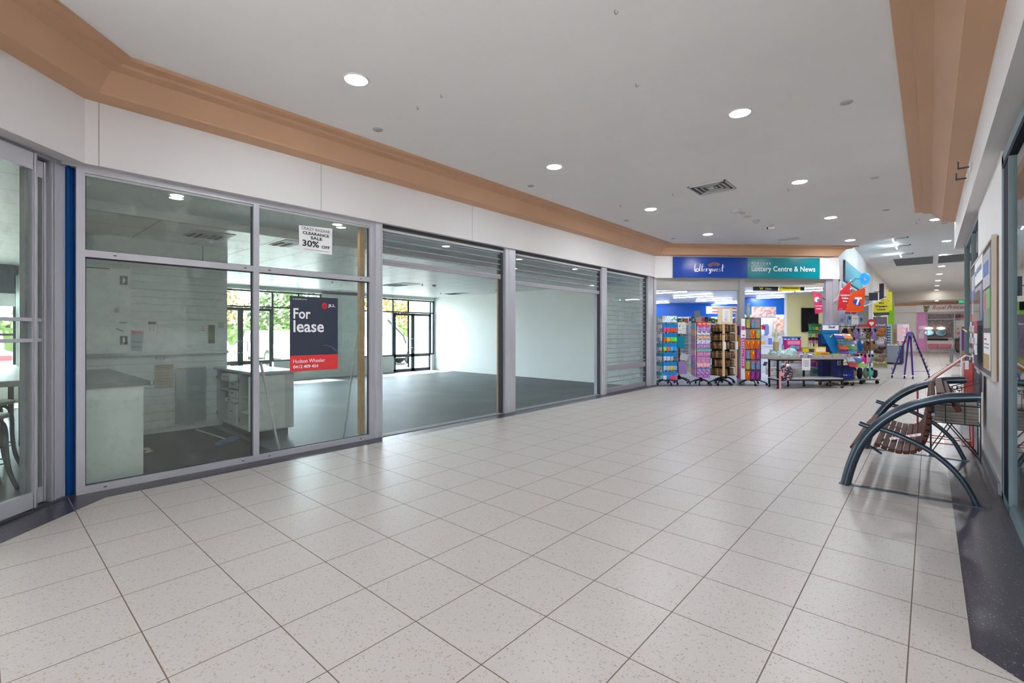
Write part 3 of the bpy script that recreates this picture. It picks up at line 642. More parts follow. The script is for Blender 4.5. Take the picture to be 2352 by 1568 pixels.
# discs, hooks and sensors on the mall ceiling
def small(name, x, y, label, cat, r=.05, h=.006, m=None):
    c = MB().lathe([(r, 0), (r*.9, -h), (0, -h)], n=16).build(name, m or M('cover_grey', 'b4b4b6', .5)); c.location = (x, y, ZC); return tag(c, label, cat)
for k, (x, y) in enumerate([(-4.13, 2.65), (-4.14, 5.08), (-4.12, 7.8), (-4.17, 10.0)]): small('ceiling_cover_disc', x, y, 'small flat disc on the ceiling near the shop-side cornice, %s from the near end' % ORD[k], 'cover plate')
for k, (x, y) in enumerate([(-.548, 5.07), (-.538, 7.79), (-.54, 9.98), (.21, 11.9)]): small('ceiling_cover_disc', x, y, 'small flat disc on the ceiling near the right cornice, %s from the near end' % ORD[k], 'cover plate')
HK = M('hook_brass', '8d8168', .4, .5)
for k, (x, y) in enumerate([(-1.48, 2.65), (-3.115, 2.61), (-3.44, 2.61), (-2.82, 6.74), (-1.5, 7.58), (-1.19, 7.58), (-3.69, 6.77), (-3.44, 7.6), (-1.79, 3.55), (-2.54, 11.98), (-.185, 11.46), (-.145, 11.14)]):
    c = MB().tube([(0, 0, 0), (0, 0, -.022), (.008, 0, -.034), (.02, 0, -.03), (.02, 0, -.02)], .0028, 4).build('ceiling_hook', HK); c.location = (x, y, ZC)
    tag(c, ['bent hook at the very top of the ceiling in the photo', 'ceiling hook, the right of the pair beyond the nearest left downlight', 'ceiling hook, the left of the pair beyond the nearest left downlight', 'ceiling hook left of the square air vent', 'ceiling hook just left of the downlight right of the air vent', 'ceiling hook just right of the downlight right of the air vent', 'tiny ceiling hook between the left cornice and the third left downlight', 'ceiling hook right beside the left row downlight nearest the vent', 'tiny screw hook in the open middle of the ceiling', 'ceiling hook in front of the newsagency sign', 'ceiling hook near the end of the right cornice, the left of two', 'ceiling hook near the end of the right cornice, the right of two'][k], 'hook')
DET = M('detector_white', 'c9c9cb', .5)
t = thing('smoke_detector', 'round white smoke detector on the ceiling behind the square vent', 'smoke detector', (-2.40, 8.3, ZC)); MB().lathe([(.085, 0), (.085, -.02), (.06, -.05), (.03, -.06), (0, -.062)], n=20).build('detector_body', DET, t)
small('round_sensor', -2.378, 8.6, 'small round sensor behind the white smoke detector', 'sensor', .05, .015, DET); small('yellowed_cover', -2.39, 8.95, 'yellowed flat round cover on the ceiling', 'cover plate', .075, .005, M('yellowed_plastic', 'd3cfae', .5))
t = thing('smoke_detector', 'smaller ribbed detector next to the security camera', 'smoke detector', (-2.35, 9.35, ZC)); MB().lathe([(.06, 0), (.06, -.012), (.035, -.03), (.035, -.045), (.02, -.05), (0, -.05)], n=16).build('detector_body', DET, t)
t = thing('security_camera', 'small white security camera with black lens under the ceiling', 'camera', (-2.23, 9.9, ZC), -.9)
MB().lathe([(.035, 0), (.035, -.015), (.015, -.03), (0, -.03)], n=12).build('camera_mount', DET, t); MB().cyl((-.0, .05, -.055), (0, -.07, -.07), .026).build('camera_body', PAPER, t); MB().cyl((0, -.071, -.07), (0, -.076, -.071), .02).build('camera_lens', INK, t)
c = MB().box(-.2, -.12, -.004, .2, .12, 0).box(-.19, -.11, -.006, .19, .11, -.004).build('access_hatch', M('hatch_white', 'cfcfd0', .6)); c.location = (-2.3, 11.7, ZC); tag(c, 'flush white access hatch in the ceiling in front of the newsagency sign', 'hatch')
# spotlights on the high ceiling
SPOT = M('spot_led', 'ffffff', emis=400, ecol=(.85, .95, 1))
for k, (x, y) in enumerate([(-.63, 15.5), (-.62, 16.9), (-.6, 18.8)]):
    t = thing('spotlight', 'small adjustable spotlight on the high ceiling, %s from the near edge' % ORD[k], 'spotlight', (x, y, ZH))
    MB().cyl((.22, 0, 0), (.22, 0, -.03), .012, 6).box(-.0, -.008, -.035, .23, .008, -.025).build('bracket', DARK, t)
    MB().cyl((0.03, 0, -.03), (-.06, -.02, -.075), .038, 12).build('lamp_head', PAPER, t); MB().cyl((-.061, -.02, -.0755), (-.066, -.021, -.078), .034, 12).build('lamp_lens', SPOT, t)
for k, (x0, x1) in enumerate([(-.93, .12), (.19, 1.4)]):
    t = thing('return_air_grille', ['large dark return air grille in the high ceiling, the left panel', 'large dark return air grille in the high ceiling, the right panel'][k], 'air vent', (x0, 19.9, ZH))
    b = MB(); b.box(0, 0, -.02, x1-x0, .03, -.002); b.box(0, 2.27, -.02, x1-x0, 2.3, -.002); b.box(0, 0, -.02, .03, 2.3, -.002); b.box(x1-x0-.03, 0, -.02, x1-x0, 2.3, -.002); b.build('grille_frame', PAPER, t)
    b = MB(); [b.box(.03, .05+.09*i, -.012, x1-x0-.03, .09+.09*i, -.003) for i in range(25)]; b.build('grille_slats', M('grille_grey', '6c7174', .6), t)

# ================================================================ NEWSAGENCY FRONT (frame L: x along the front, y inward)
def LT(name, label, cat, s, t_, z=0, rz=0, group=None, kind=None): return thing(name, label, cat, (*Lw(s, t_), z), ROT_L+rz, group, kind)
SB = M('sign_blue', '0a3f9e', .18); ST = M('sign_teal', '04808a', .2); WT = M('sign_white', 'f3f6fa', .4); YO = M('sign_orange', 'f5ac1e', .4)
t = LT('shop_sign', 'long blue and teal fascia sign over the newsagency entrance', 'sign', .411, -.012, 2.515)
MB().box(0, -.035, 0, 1.782, 0, .487).build('blue_panel', SB, t, bev=.003); MB().box(1.782, -.035, 0, 3.567, 0, .487).build('teal_panel', ST, t, bev=.003)
# hand-brushed wordmark
b = MB()
def stroke(pts, r=.009): b.tube([(p[0], -.038, p[1]) for p in pts], [r*1.5*(.7+.5*math.sin(PI*(i+.5)/len(pts))) for i in range(len(pts))], 5, rv=.25)
def arc(cx, cz, rx, rz_, a0, a1, n=9): return [(cx+rx*math.cos(math.radians(a0+(a1-a0)*i/n)), cz+rz_*math.sin(math.radians(a0+(a1-a0)*i/n))) for i in range(n+1)]
stroke([(.515, .33), (.505, .25), (.505, .18), (.525, .135)], .011)
stroke(arc(.572, .18, .032, .035, 0, 360, 14))
stroke([(.645, .33), (.628, .24), (.625, .175), (.64, .15)]); stroke([(.70, .33), (.68, .24), (.675, .175), (.69, .15)]); stroke([(.61, .245), (.66, .25), (.735, .265)])
stroke([(.71, .18), (.745, .185), (.755, .205), (.73, .215), (.71, .185), (.725, .15), (.77, .16)])
stroke([(.79, .215), (.79, .15)]); stroke([(.79, .19), (.815, .215), (.835, .21)])
stroke([(.855, .215), (.865, .165), (.89, .16), (.905, .215)]); stroke([(.905, .215), (.89, .13), (.855, .10)])
stroke([(.93, .215), (.945, .15), (.965, .2), (.985, .15), (1.005, .215)])
stroke([(1.02, .18), (1.055, .185), (1.062, .205), (1.04, .215), (1.02, .185), (1.035, .15), (1.075, .16)])
stroke([(1.13, .21), (1.1, .212), (1.1, .19), (1.13, .175), (1.125, .152), (1.09, .152)])
stroke([(1.185, .32), (1.175, .24), (1.17, .17), (1.185, .15)]); stroke([(1.15, .24), (1.19, .25), (1.235, .258)])
b.build('brushed_wordmark', WT, t)
b = MB()
for k in range(4): b.tube([(p[0], -.04, p[1]) for p in arc(.985, .26-.01*k, .155-.016*k, .10-.012*k, 168-2*k, 30+4*k, 12)], .016-.001*k, 5, rv=.2)
b.build('rainbow_arc', YO, t)
text('Kinross', (1.885, .325, 2.345, .39), WT, t, y=-.037, spacing=1.5); text('Lottery Centre & News', (1.885, .125, 3.45, .285), WT, t, y=-.037, bold=.008)
t = thing('side_sign', 'blank teal sign on the mall side wall past the newsagency corner', 'sign', (-1.60, 14.37, 2.53), PI/2)
MB().box(0, -.03, 0, 4.2, 0.0, .5).build('sign_panel', M('sign_teal_side', '14a9c0', .5), t, bev=.003); MB().box(-.02, -.02, -.02, 4.22, .004, .52).build('sign_edge', DARK, t)
# posts and header
def lstruct(n, b, m, bev=0): o = struct('trim_%d' % n, b, m, None, bev); at(o, (*Lw(0, 0), 0), ROT_L); return o
b = MB(); b.box(-.06, .06, 0, .045, .2, 2.51); b.box(-.02, .045, 0, -.01, .2, 2.51); lstruct(15, b, ALU)
b = MB(); b.box(2.055, .05, 0, 2.185, .16, 2.51); lstruct(16, b, M('post_grey', '9fa1a3', .45))
b = MB(); b.box(4.20, .05, 0, 4.35, .16, 2.51); b.box(4.35, .0, 0, 4.48, .14, 2.51); lstruct(17, b, ALU, .003)
b = MB(); b.box(.045, .08, 2.235, 2.055, .2, 2.51); b.box(.045, .06, 2.46, 4.2, .12, 2.51); lstruct(18, b, M('header_grey', 'a5a39e', .5))
t = LT('rolled_shutter', 'rolled up slatted shutter under the teal half of the newsagency sign', 'roller shutter', 2.19, .1, 2.33)
b = MB(); [b.box(0, 0, .028*k, 2.0, .03, .028*k+.024) for k in range(5)]; b.build('shutter_slats', M('slat_grey', 'b2aea6', .45), t)
t = LT('transfer_banner', 'long black and yellow money transfer banner hanging at the top of the newsagency opening', 'banner', 2.46, .16, 2.235)
YW = M('flag_yellow', 'e8d80a', .5); MB().box(0, 0, 0, .62, .012, .1).build('black_panel', INK, t); MB().prism([(.62, 0), (1.18, 0), (1.18, .1), (.70, .1)], 0, .012, axis='y').build('yellow_panel', YW, t); MB().box(1.18, 0, 0, 1.28, .012, .1).build('black_end', INK, t)
text('W', (.15, .025, .25, .09), YW, t, bold=.03); text('Union', (.30, .03, .45, .08), WT, t); text('Money transfer', (.74, .035, 1.12, .09), INK, t)
# ---- interior shell of the newsagency
WBLUE = M('blue_feature_wall', '0a55b0', .3); 
b = MB(); b.add([(*Lw(s, t_), 2.42) for s, t_ in ((-6, 7), (0.0, .2), (4.5, .2), (13, 8.7), (13, 12), (-6, 12))], [tuple(range(6))]); struct('ceiling', b, M('newsagency_ceiling', 'c9ccd6', .35))
def lwall(s0, t0, s1, t1, z0, z1, m, th=.06):
    a = Vector(Lw(s0, t0)); c = Vector(Lw(s1, t1)); d = (c-a).normalized(); n = Vector((-d.y, d.x))*th
    return MB().prism([tuple(a), tuple(c), tuple(c+n), tuple(a+n)], z0, z1)
struct('wall_back', lwall(-4, 8, 9.2, 8, 1.86, 2.42, 0), WBLUE); struct('wall_back', lwall(-4, 7.98, 9.2, 7.98, 0, 1.86, 0), M('white_slat_wall', 'e9ecf6', .4))
struct('wall_back', lwall(4.75, 4.8, 6.4, 4.8, 1.84, 2.42, 0), WBLUE); struct('wall_back', lwall(4.75, 4.79, 6.4, 4.79, 0, 1.84, 0), M('white_slat_wall', 'e9ecf6', .4))
struct('wall_left', MB().prism([(-5.05, 10.65), (-13.5, 10.65), (-13.5, 10.5), (-5.05, 10.5)], 0, 2.6), WHITE)
TUBEM = M('tube_led', 'ffffff', emis=TUBE, ecol=(.93, .96, 1))
for k, (s, t_) in enumerate([(1.25, 2.6), (2.78, 4.15), (4.34, 5.85), (5.86, 7.45), (2.75, 7.6), (4.25, 9.2), (4.25, 2.4), (5.68, 4.2), (7.43, 5.8), (5.2, 1.5)]):
    t = thing('tube_light', 'long tube light on the newsagency ceiling, %s of the batch counting from the front left' % ORD[k], 'ceiling light', (*Lw(s, t_), 2.42), 0)
    MB().box(-.66, -.06, -.03, .66, .06, 0).build('fitting', M('lamp_ring', 'dedee0'), t); MB().box(-.62, -.045, -.048, .62, .045, -.03).build('tube', TUBEM, t)
# ---- back of the shop: shelves, posters, TV
PASTEL = ramp_mat('pastel_artwork', [(0, 'f3dcd6'), (.4, 'efb9a4'), (.5, 'f7efea'), (.6, 'e58f7d'), (.7, 'f2dbe2')], 4, .4, 'NOISE', 1, constant=False)
def lpanel(name, label, cat, s0, z0, s1, z1, t_, m, d=.02, rz=0):
    t = LT(name, label, cat, s0, t_, z0, rz); MB().box(0, 0, 0, s1-s0, d, z1-z0).build('panel', m, t); return t
t = lpanel('menu_board', 'white board with two orange stripes high on the blue wall of the newsagency', 'sign', 4.33, 1.93, 5.55, 2.2, 6.4, PAPER)
for z in (.17, .04): MB().box(.22, -.004, z, 1.16, -.001, z+.06).build('orange_stripe', M('stripe_orange', 'd06a3f'), t)
t = lpanel('art_screen', 'wide screen with peach swirls hanging above the white gift wall', 'screen', 4.27, 1.71, 5.05, 2.03, 3.3, PASTEL); 
MB().box(-.01, -.012, -.02, .79, .0, .0).build('screen_edge', ALUD, t)
lpanel('wall_picture', 'upright peach patterned board on the right of the white gift wall', 'picture', 5.875, 1.2, 6.27, 1.73, 4.7, PASTEL)
t = LT('octagon_board', 'blue eight-sided board standing on the gift shelf', 'display board', 4.72, 3.5, 1.13); MB().prism([(.05, 0), (.18, 0), (.23, .07), (.23, .3), (.18, .36), (.05, .36), (0, .3), (0, .07)], 0, .02, axis='y').build('panel', M('gift_blue', '8396d8', .5), t)
t = LT('flower_vase', 'white vase of red roses on the gift shelf', 'vase', 4.67, 3.4, 1.13); MB().lathe([(.04, 0), (.07, .08), (.05, .18), (.03, .2)], n=12).build('vase', PAPER, t)
b = MB(); random.seed(2); [b.ball((random.uniform(-.07, .09), random.uniform(-.05, .05), .26+random.uniform(-.05, .07)), .04, n=7) for _ in range(7)]; b.build('red_roses', M('rose_red', 'c3163c', .6), t)
t = LT('gift_shelf', 'white gift shelf unit behind the display table', 'shelf', 4.2, 3.3, 0); b = MB(); b.box(0, 0, 0, 1.15, .5, .82); b.box(0, .15, .82, 1.15, .5, 1.13); b.box(.0, -.02, .8, 1.15, .4, .85); b.build('shelf_body', M('gift_white', 'e4e6f2', .4), t)
random.seed(5)
for k in range(9):
    c = MB().box(0, 0, 0, .10, .05, .10+.05*(k % 3)).build('gift_box', M('gift_tone_%d' % (k % 4), ['c8cdf0', '7886d6', 'f0f0f4', 'e8b052'][k % 4], .5)); at(c, (*Lw(4.24+.12*k, 3.33), .85), ROT_L)
    tag(c, 'small gift box in a row on the gift shelf, %s from the left' % ORD[k], 'gift box', 'gift boxes on the shelf')
t = LT('wall_television', 'black television on the pale yellow wall inside the newsagency', 'television', 5.884, 3.3, 1.25); MB().box(0, 0, 0, .537, .04, .745).build('screen', M('tv_black', '0b0b0e', .15), t, bev=.004)
struct('wall_side', lwall(5.42, 3.36, 7.55, 3.36, 0, 2.42, 0), M('lemon_wall', 'd9cf9b', .5)); struct('wall_side', lwall(5.37, 3.33, 5.42, 3.33, 0, 2.42, 0), PAPER)
# long shelves with merchandise seen above the racks
random.seed(11)
t = LT('counter_shelf', 'long low shelf unit inside the newsagency behind the spinner racks', 'shelf', .5, 2.2, 0); b = MB(); b.box(0, 0, 0, 3.4, .5, .3); b.box(0, .2, .3, 3.4, .5, 1.5); [b.box(0, 0, z, 3.4, .25, z+.02) for z in (.6, .9, 1.2)]; b.build('shelf_body', M('shelf_white', 'dfe0e8', .4), t)
HUES = ['2b3fc4', 'e9d93a', 'd7574a', 'f1f1f3', '3a7c5c', '7b55b0', '2a9ac6', 'e38fb0', '22252e', '8fc04e']
for k in range(34):
    h = .12+.08*random.random(); c = MB().box(0, 0, 0, .075, .06, h).box(.012, -.002, h*.3, .062, 0, h*.7, 1).build('boxed_item', [M('goods_%d' % (k % 10), HUES[k % 10], .5), M('goods_%d' % ((k*3+1) % 10), HUES[(k*3+1) % 10], .5)])
    at(c, (*Lw(.54+.097*k, 2.25), 1.5), ROT_L); tag(c, '%s boxed item on the inner newsagency shelf, %s from its left end' % (['blue', 'yellow', 'red', 'white', 'green', 'purple', 'sky blue', 'pink', 'black', 'lime'][k % 10], ORD2[k]), 'box', 'boxed goods along the top of the inner shelf')
text('ing', (0, 0, .15, .12), INK, lpanel('white_label', 'white panel with dark letters inside the left half of the newsagency', 'sign', 3.13, 1.43, 3.36, 1.8, 2.15, PAPER), y=-.003)
# ---------------------------------------------------------------- spinner racks in front of the newsagency
RB = M('rack_black', '17181c', .5)
def star_base(t, r=.26, z=.10, n=5, rot=.3, caster=True):
    b = MB()
    for k in range(n):
        a = rot+2*PI*k/n; b.tube([(0, 0, z+.03), (r*.5*math.cos(a), r*.5*math.sin(a), z+.01), (r*math.cos(a), r*math.sin(a), .055)], [.022, .018, .014], 6)
    b.lathe([(.045, z-.02), (.045, z+.05), (.025, z+.07)], n=10); b.build('star_base', RB, t)
    for k in range(n):
        a = rot+2*PI*k/n; x, y = r*math.cos(a), r*math.sin(a)
        MB().cyl((x-.012, y, .026), (x+.012, y, .026), .026, 10).cyl((x, y, .03), (x, y, .06), .008, 6).build('caster', RB, t)
def grid(b, x0, x1, z0, z1, y, nx, nz, r=.0025):
    for i in range(nx+1): x = x0+(x1-x0)*i/nx; b.box(x-r, y-r, z0, x+r, y+r, z1)
    for i in range(nz+1): z = z0+(z1-z0)*i/nz; b.box(x0, y-r, z-r, x1, y+r, z+r)
CYAN = M('packet_blue', '1b82c9', .25)
def packet(tone, wd, ht, loc, rz, label, group, top=None, nm='craft_packet'):
    """hanging blister bag: header card over a puffy see-through pouch"""
    t = thing(nm, label, 'packet', loc, rz, group)
    MB().box(-wd/2, -.006, -ht*.5, wd/2, .004, 0).build('header_card', top or CYAN, t)
    b = MB(); b.box(-wd*.48, -.02, -ht, wd*.48, .004, -ht*.48); b.build('pouch', M('pouch_'+tone, tone, .3), t, bev=.012)
    return t
def rack_frame(name, label, s, t_, rz, halfw, z0, z1, sides, rot=.3, base=.26):
    t = LT(name, label, 'display rack', s, t_, 0, rz); star_base(t, base, rot=rot); MB().cyl((0, 0, .1), (0, 0, z1+.02), .016, 8).build('pole', RB, t)
    b = MB()
    for k in range(sides):
        T = Matrix.Rotation(2*PI*k/sides, 4, 'Z'); q = MB(); grid(q, -halfw, halfw, z0, z1, -halfw*.98/math.tan(PI/sides), 4, 14); b.add(q.v, q.f, 0, False, T)
    b.build('wire_panels', RB, t); return t, halfw*.98/math.tan(PI/sides)
def on_rack(s, t_, rz, k, sides, dx, dist, z, out=.012):
    """world point and heading of something hanging on side k of a spinner"""
    A = ROT_L+rz+2*PI*k/sides; cx, cy = Lw(s, t_); x, y = dx, -dist-out
    return (cx+x*math.cos(A)-y*math.sin(A), cy+x*math.sin(A)+y*math.cos(A), z), A
# rack A : craft packets
rackA, dA = rack_frame('spinner_rack', 'black spinner rack of blue craft packets, leftmost in front of the newsagency', .30, .12, .12, .17, .28, 1.44, 4, rot=.9)
t = LT('rack_topper', 'pale blue printed header box on top of the craft packet spinner', 'sign', .30, .12, 1.47, .12)
TOPM = ramp_mat('topper_print', [(0, 'c9e3ee'), (.45, 'eef3f5'), (.55, '49b6c6'), (.62, 'd9e9ef'), (.75, 'e58b86')], 9, .5, 'NOISE', 1, constant=True)
MB().box(-.19, -.19, 0, .17, .17, .15).build('header_box', TOPM, t)
TON = [['ee3a8a', 'd9534a', 'e0463f', 'd9534a'], ['b06a35', 'f2b41c', '6fd14a', '63dc3c'], ['8bd24e', 'ec6a45', '4da9de', '2f9be0'], ['b9c4e6', 'c4ccd6', '9fb4c4', '5b6770'], ['a8cbe6', 'b9bcc4', 'f5c11e', '7db7d9'], ['bcd9ec', '3f7fc9', 'f73c8e', 'e0567a']]
for r in range(6):
    for c in range(4):
        p, A = on_rack(.30, .12, .12, 0, 4, -.13+.087*c, dA, 1.435-.222*r)
        packet(TON[r][c], .085, .19, p, A, 'craft packet on the leftmost spinner, %s row down, %s from left' % (ORD[r], ORD[c]), 'craft packets on the leftmost spinner')
for r in range(6):
    for c in range(3):
        p, A = on_rack(.30, .12, .12, 1, 4, -.12+.11*c, dA, 1.42-.222*r)
        packet(['7d8fb0', '8a6a6e', '4aa0cf', 'b9a7a0', '9db0bd', 'b98b4d'][(r*2+c) % 6], .095, .19, p, A, 'mixed packet, right face of the leftmost spinner, %s row, %s along' % (ORD[r], ORD[c]), 'mixed packets on the right face of the leftmost spinner', top=M('head_%d' % ((r+c) % 3), ['2f6fae', '5a5f7a', 'a04a52'][(r+c) % 3]))
        p, A = on_rack(.30, .12, .12, 3, 4, -.12+.11*c, dA, 1.42-.222*r)
        packet(['d9dde0', 'e8c9c4', '6fb9c9', 'c9d3da'][(r+c) % 4], .095, .17, p, A, 'pale packet, left face of the leftmost spinner, %s row, %s along' % (ORD[r], ORD[c]), 'pale packets on the left face of the leftmost spinner', top=PAPER if r < 2 else M('head_teal', '3fa3b5'))
# rack B : notebooks, teal folder, purple pads
rackB, dB = rack_frame('book_spinner', 'black spinner of notebooks half hidden between the craft packets and the patterned pouches', .80, .55, -.1, .16, .3, 1.40, 4, rot=.2)
def flat(nm, lb, s, t_, z, w_, h_, m, rz=0, tilt=0, d=.015, extra=None):
    t = LT(nm, lb, 'stationery', s, t_, z, rz); T = Matrix.Rotation(tilt, 4, 'Y'); MB().box(-w_/2, -d/2, 0, w_/2, d/2, h_, 0, T).build('cover', m, t)
    MB().box(-w_/2+.004, -d/2+.002, .004, w_/2+.003, d/2-.002, h_-.004, 0, T).build('pages', PAPER, t); return t
DOTS = ramp_mat('spotted_cover', [(0, 'dfe3e0'), (.2, '22262a'), (.27, 'dfe3e0')], 60, .5, constant=True)
flat('spotted_notebook', 'white notebook with black spots on the spinner behind the craft packets', .735, .24, 1.20, .2, .28, DOTS)
flat('teal_folder', 'plain teal folder on the spinner behind the craft packets', .73, .27, .86, .19, .28, M('folder_teal', '0d8ea6', .4)); flat('grey_card_wedge', 'grey and white card below the teal folder', .77, .25, .57, .19, .16, M('card_grey', 'bfc0c6', .5), tilt=.3)
PURP = ramp_mat('purple_cover', [(0, '9a83b8'), (.6, 'a58fc2'), (.68, 'b0467a'), (.74, 'a58fc2')], 7, .5, 'NOISE', 2, constant=True)
flat('purple_pad', 'mauve pad with a red motif low on the notebook spinner', .74, .2, .24, .2, .3, PURP, tilt=-.05); flat('purple_pad', 'darker mauve pad behind the one with the red motif', .64, .24, .26, .12, .28, M('mauve_dark', '75608f', .5)); flat('green_pad', 'green flowered pad low down beside the mauve pads', .93, .2, .28, .13, .22, ramp_mat('green_flowers', [(0, '8fc0a4'), (.5, 'd8a27c'), (.6, '79b795'), (.8, '6a8fae')], 40, .5))
# rack C : patterned pouches
rackC, dC = rack_frame('pouch_spinner', 'tall spinner rack covered with patterned pouches, left of the wooden case rack', 1.11, .05, -.12, .15, .2, 1.46, 4, rot=.5, base=.24)
PT = [ramp_mat('pattern_%d' % i, [(j*.2, c) for j, c in enumerate(cs)], sc, .45) for i, (cs, sc) in enumerate([
    (['d8324f', 'e0455a', 'f2c33c', 'd8324f', '4bb7b0'], 34), (['8d5bbd', 'b39ad8', '7a49ab', 'd64f8e', 'c3a8e0'], 45), (['cfd3ee', 'dde0f2', '3f3a6b', 'c9cfe8', 'e7d7ea'], 38),
    (['d9a878', 'e3b98e', 'c9826a', 'dfae84', '8fa7b5'], 45), (['c9c4e4', 'dad5ef', 'c3bce0', 'cfe0e6', '7b7099'], 50), (['a35bb0', 'c27fc9', 'e0a8dc', '8d479d', 'c3a3df'], 50),
    (['3fb9bd', '5fc9c9', '2fa6ae', 'd9707f', '52c0c4'], 45), (['c183b8', 'd79bcb', '7f8fae', 'e05f9d', '8f6aa5'], 70), (['e6a3b3', 'edb3c0', 'd98da2', 'e8a9b8', 'd6b7c9'], 50), (['a96cc0', 'c58bd2', '54c3cb', '8c4da6', 'c9407b'], 30)])]
rowsC = [(1.48, .09, 0), (1.39, .1, 1), (1.28, .1, 2), (1.18, .09, 3), (1.08, .11, 4), (.965, .075, 5), (.885, .09, 6), (.79, .1, 7), (.685, .13, 7), (.55, .12, 8), (.42, .24, 9)]
for r, (z, h, pi_) in enumerate(rowsC):
    for c in range(3 if r % 2 == 0 else 2):
        n_ = 3 if r % 2 == 0 else 2; wd = .3/n_; p, A = on_rack(1.11, .05, -.12, 0, 4, -.15+wd*(c+.5), dC, z, .02)
        t = thing('patterned_pouch', 'patterned pouch on the pouch spinner front, %s row down, %s from left' % (ORD[r] if r < 10 else 'lowest', ORD[c]), 'pouch', p, A, 'patterned pouches on the tall spinner')
        MB().box(-wd*.48, -.015, -h, wd*.48, .012, 0).build('fabric', PT[pi_], t, bev=.005); MB().box(-wd*.46, -.018, -.02, wd*.46, -.014, -.014).build('zip', DARK, t)
for r in range(8):
    for c in range(2):
        p, A = on_rack(1.11, .05, -.12, 3, 4, -.075+.15*c, dC, 1.46-.155*r, .02)
        t = thing('patterned_pouch', 'softer toned pouch on the left face of the pouch spinner, %s row, %s along' % (ORD[r], ORD[c]), 'pouch', p, A, 'soft toned pouches on the left face of the tall spinner')
        MB().box(-.07, -.012, -.145, .07, .012, 0).build('fabric', [M('pouch_sky', '7fb0c0', .5), PT[3], M('pouch_mauve', 'b08aa0', .5), M('pouch_mauve', 'b08aa0', .5), PT[8], PT[5], M('pouch_lilac', '9c84b4', .5), PT[7]][r], t, bev=.004)
        p, A = on_rack(1.11, .05, -.12, 1, 4, -.075+.15*c, dC, 1.46-.155*r, .02)
        t = thing('patterned_pouch', 'pale blue pouch on the right face of the pouch spinner, %s row, %s along' % (ORD[r], ORD[c]), 'pouch', p, A, 'pale blue pouches on the right face of the tall spinner')
        MB().box(-.07, -.012, -.145, .07, .012, 0).build('fabric', [M('pouch_ice', 'a9c2d6', .4), M('pouch_slate', '6f86a0', .4)][(r+c) % 2], t, bev=.004)
t = LT('header_card', 'tilted dark header card sticking up above the pouch spinner', 'sign', 1.05, .02, 1.47); T = Matrix.Rotation(-.18, 4, 'Y'); MB().box(-.07, -.004, 0, .07, .004, .28, 0, T).box(-.07, -.006, 0, .07, -.002, .12, 1, T).build('card', [M('card_slate', '5d6a6c', .5), M('card_pink', '9d7d78', .5)], t)
# rack D : wooden cases on black shelves
t = rackD = LT('shelf_spinner', 'black shelf spinner with printed wooden corner posts, full of brown wooden cases', 'display rack', 1.58, .02, 0, .5)
star_base(t, .26, rot=1.0); MB().cyl((0, 0, .1), (0, 0, 1.38), .018, 8).build('pole', RB, t)
b = MB(); [b.box(-.235, -.235, z, .235, .235, z+.014) for z in (.23, .43, .63, .84, 1.04, 1.245)]; b.box(-.004, -.23, .23, .004, .23, 1.39); b.box(-.23, -.004, .23, .23, .004, 1.39); b.build('shelves', RB, t)
PST = ramp_mat('printed_post', [(0, 'd9b98f'), (.75, 'd2b085'), (.86, '6b4a35'), (.92, 'd9b98f')], 26, .6, constant=True)
for x, y in ((-.235, -.235), (.235, -.235), (.235, .235), (-.235, .235)): MB().cbox(x, y, .83, .038, .038, 1.2).build('corner_post', PST, t)
for x, y, z in ((-.235, -.262, .93), (.235, -.262, .93)): MB().box(x-.045, y, z-.09, x+.045, y+.006, z+.09).build('price_card', PAPER, t)
BRW = [M('case_brown_%d' % i, c, .5, noise=.2, nscale=20) for i, c in enumerate(['8a6a45', '735637', '9c7a50', '5f4630'])]
random.seed(21)
for face in (0, 3):
    for r, z in enumerate((.244, .444, .644, .854, 1.054, 1.259)):
        x = -.19
        n_ = 0
        while x < .19:
            if random.random() < (.12 if r not in (1,) else .35): x += .06; continue
            wd = .030+.02*random.random(); hh = .14+.03*random.random(); lean = random.uniform(-.28, .28) if random.random() < .55 else 0
            A = ROT_L+.5+face*PI/2; cx, cy = Lw(1.58, .02); lx, ly = x+wd/2, -.19
            c = thing('wooden_case', '', 'pencil case', (cx+lx*math.cos(A)-ly*math.sin(A), cy+lx*math.sin(A)+ly*math.cos(A), z), A, 'wooden cases on the black shelf spinner')
            c['label'] = 'brown wooden case, %s face of the shelf spinner, %s shelf up, %s along' % ('front' if face == 0 else 'left', ORD[r], ORD[n_]); n_ += 1
            T = Matrix.Rotation(lean, 4, 'Y'); MB().box(-wd/2, -.035, 0.004, wd/2, .08, hh, 0, T).build('case_body', BRW[(n_+r) % 4], c)
            MB().box(-wd/2-.001, -.037, hh*.62, wd/2+.001, .08, hh*.66, 0, T).build('band', M('case_band', 'c9a67a', .5), c)
            x += wd+.012+abs(lean)*.12
t = LT('rack_sign', 'cream frame with a white notice on top of the wooden case rack', 'sign', 1.46, -.09, 1.43, -.06)
MB().box(0, 0, 0, .34, .02, .37).build('cream_frame', M('sign_cream', 'dccfae', .6), t); MB().box(.1, -.004, .06, .28, -.001, .35).build('notice_sheet', PAPER, t)
b = MB(); [b.box(.15, -.006, z, .23, -.004, z+.007) for z in (.28, .24, .2, .16, .13)]; b.build('notice_lines', M('grey_outline_ink', '8c949c'), t); MB().box(.15, -.006, .09, .21, -.004, .105).build('red_price', RED, t); MB().cyl((.17, .02, -.05), (.17, .02, .02), .01).build('stem', RB, t)
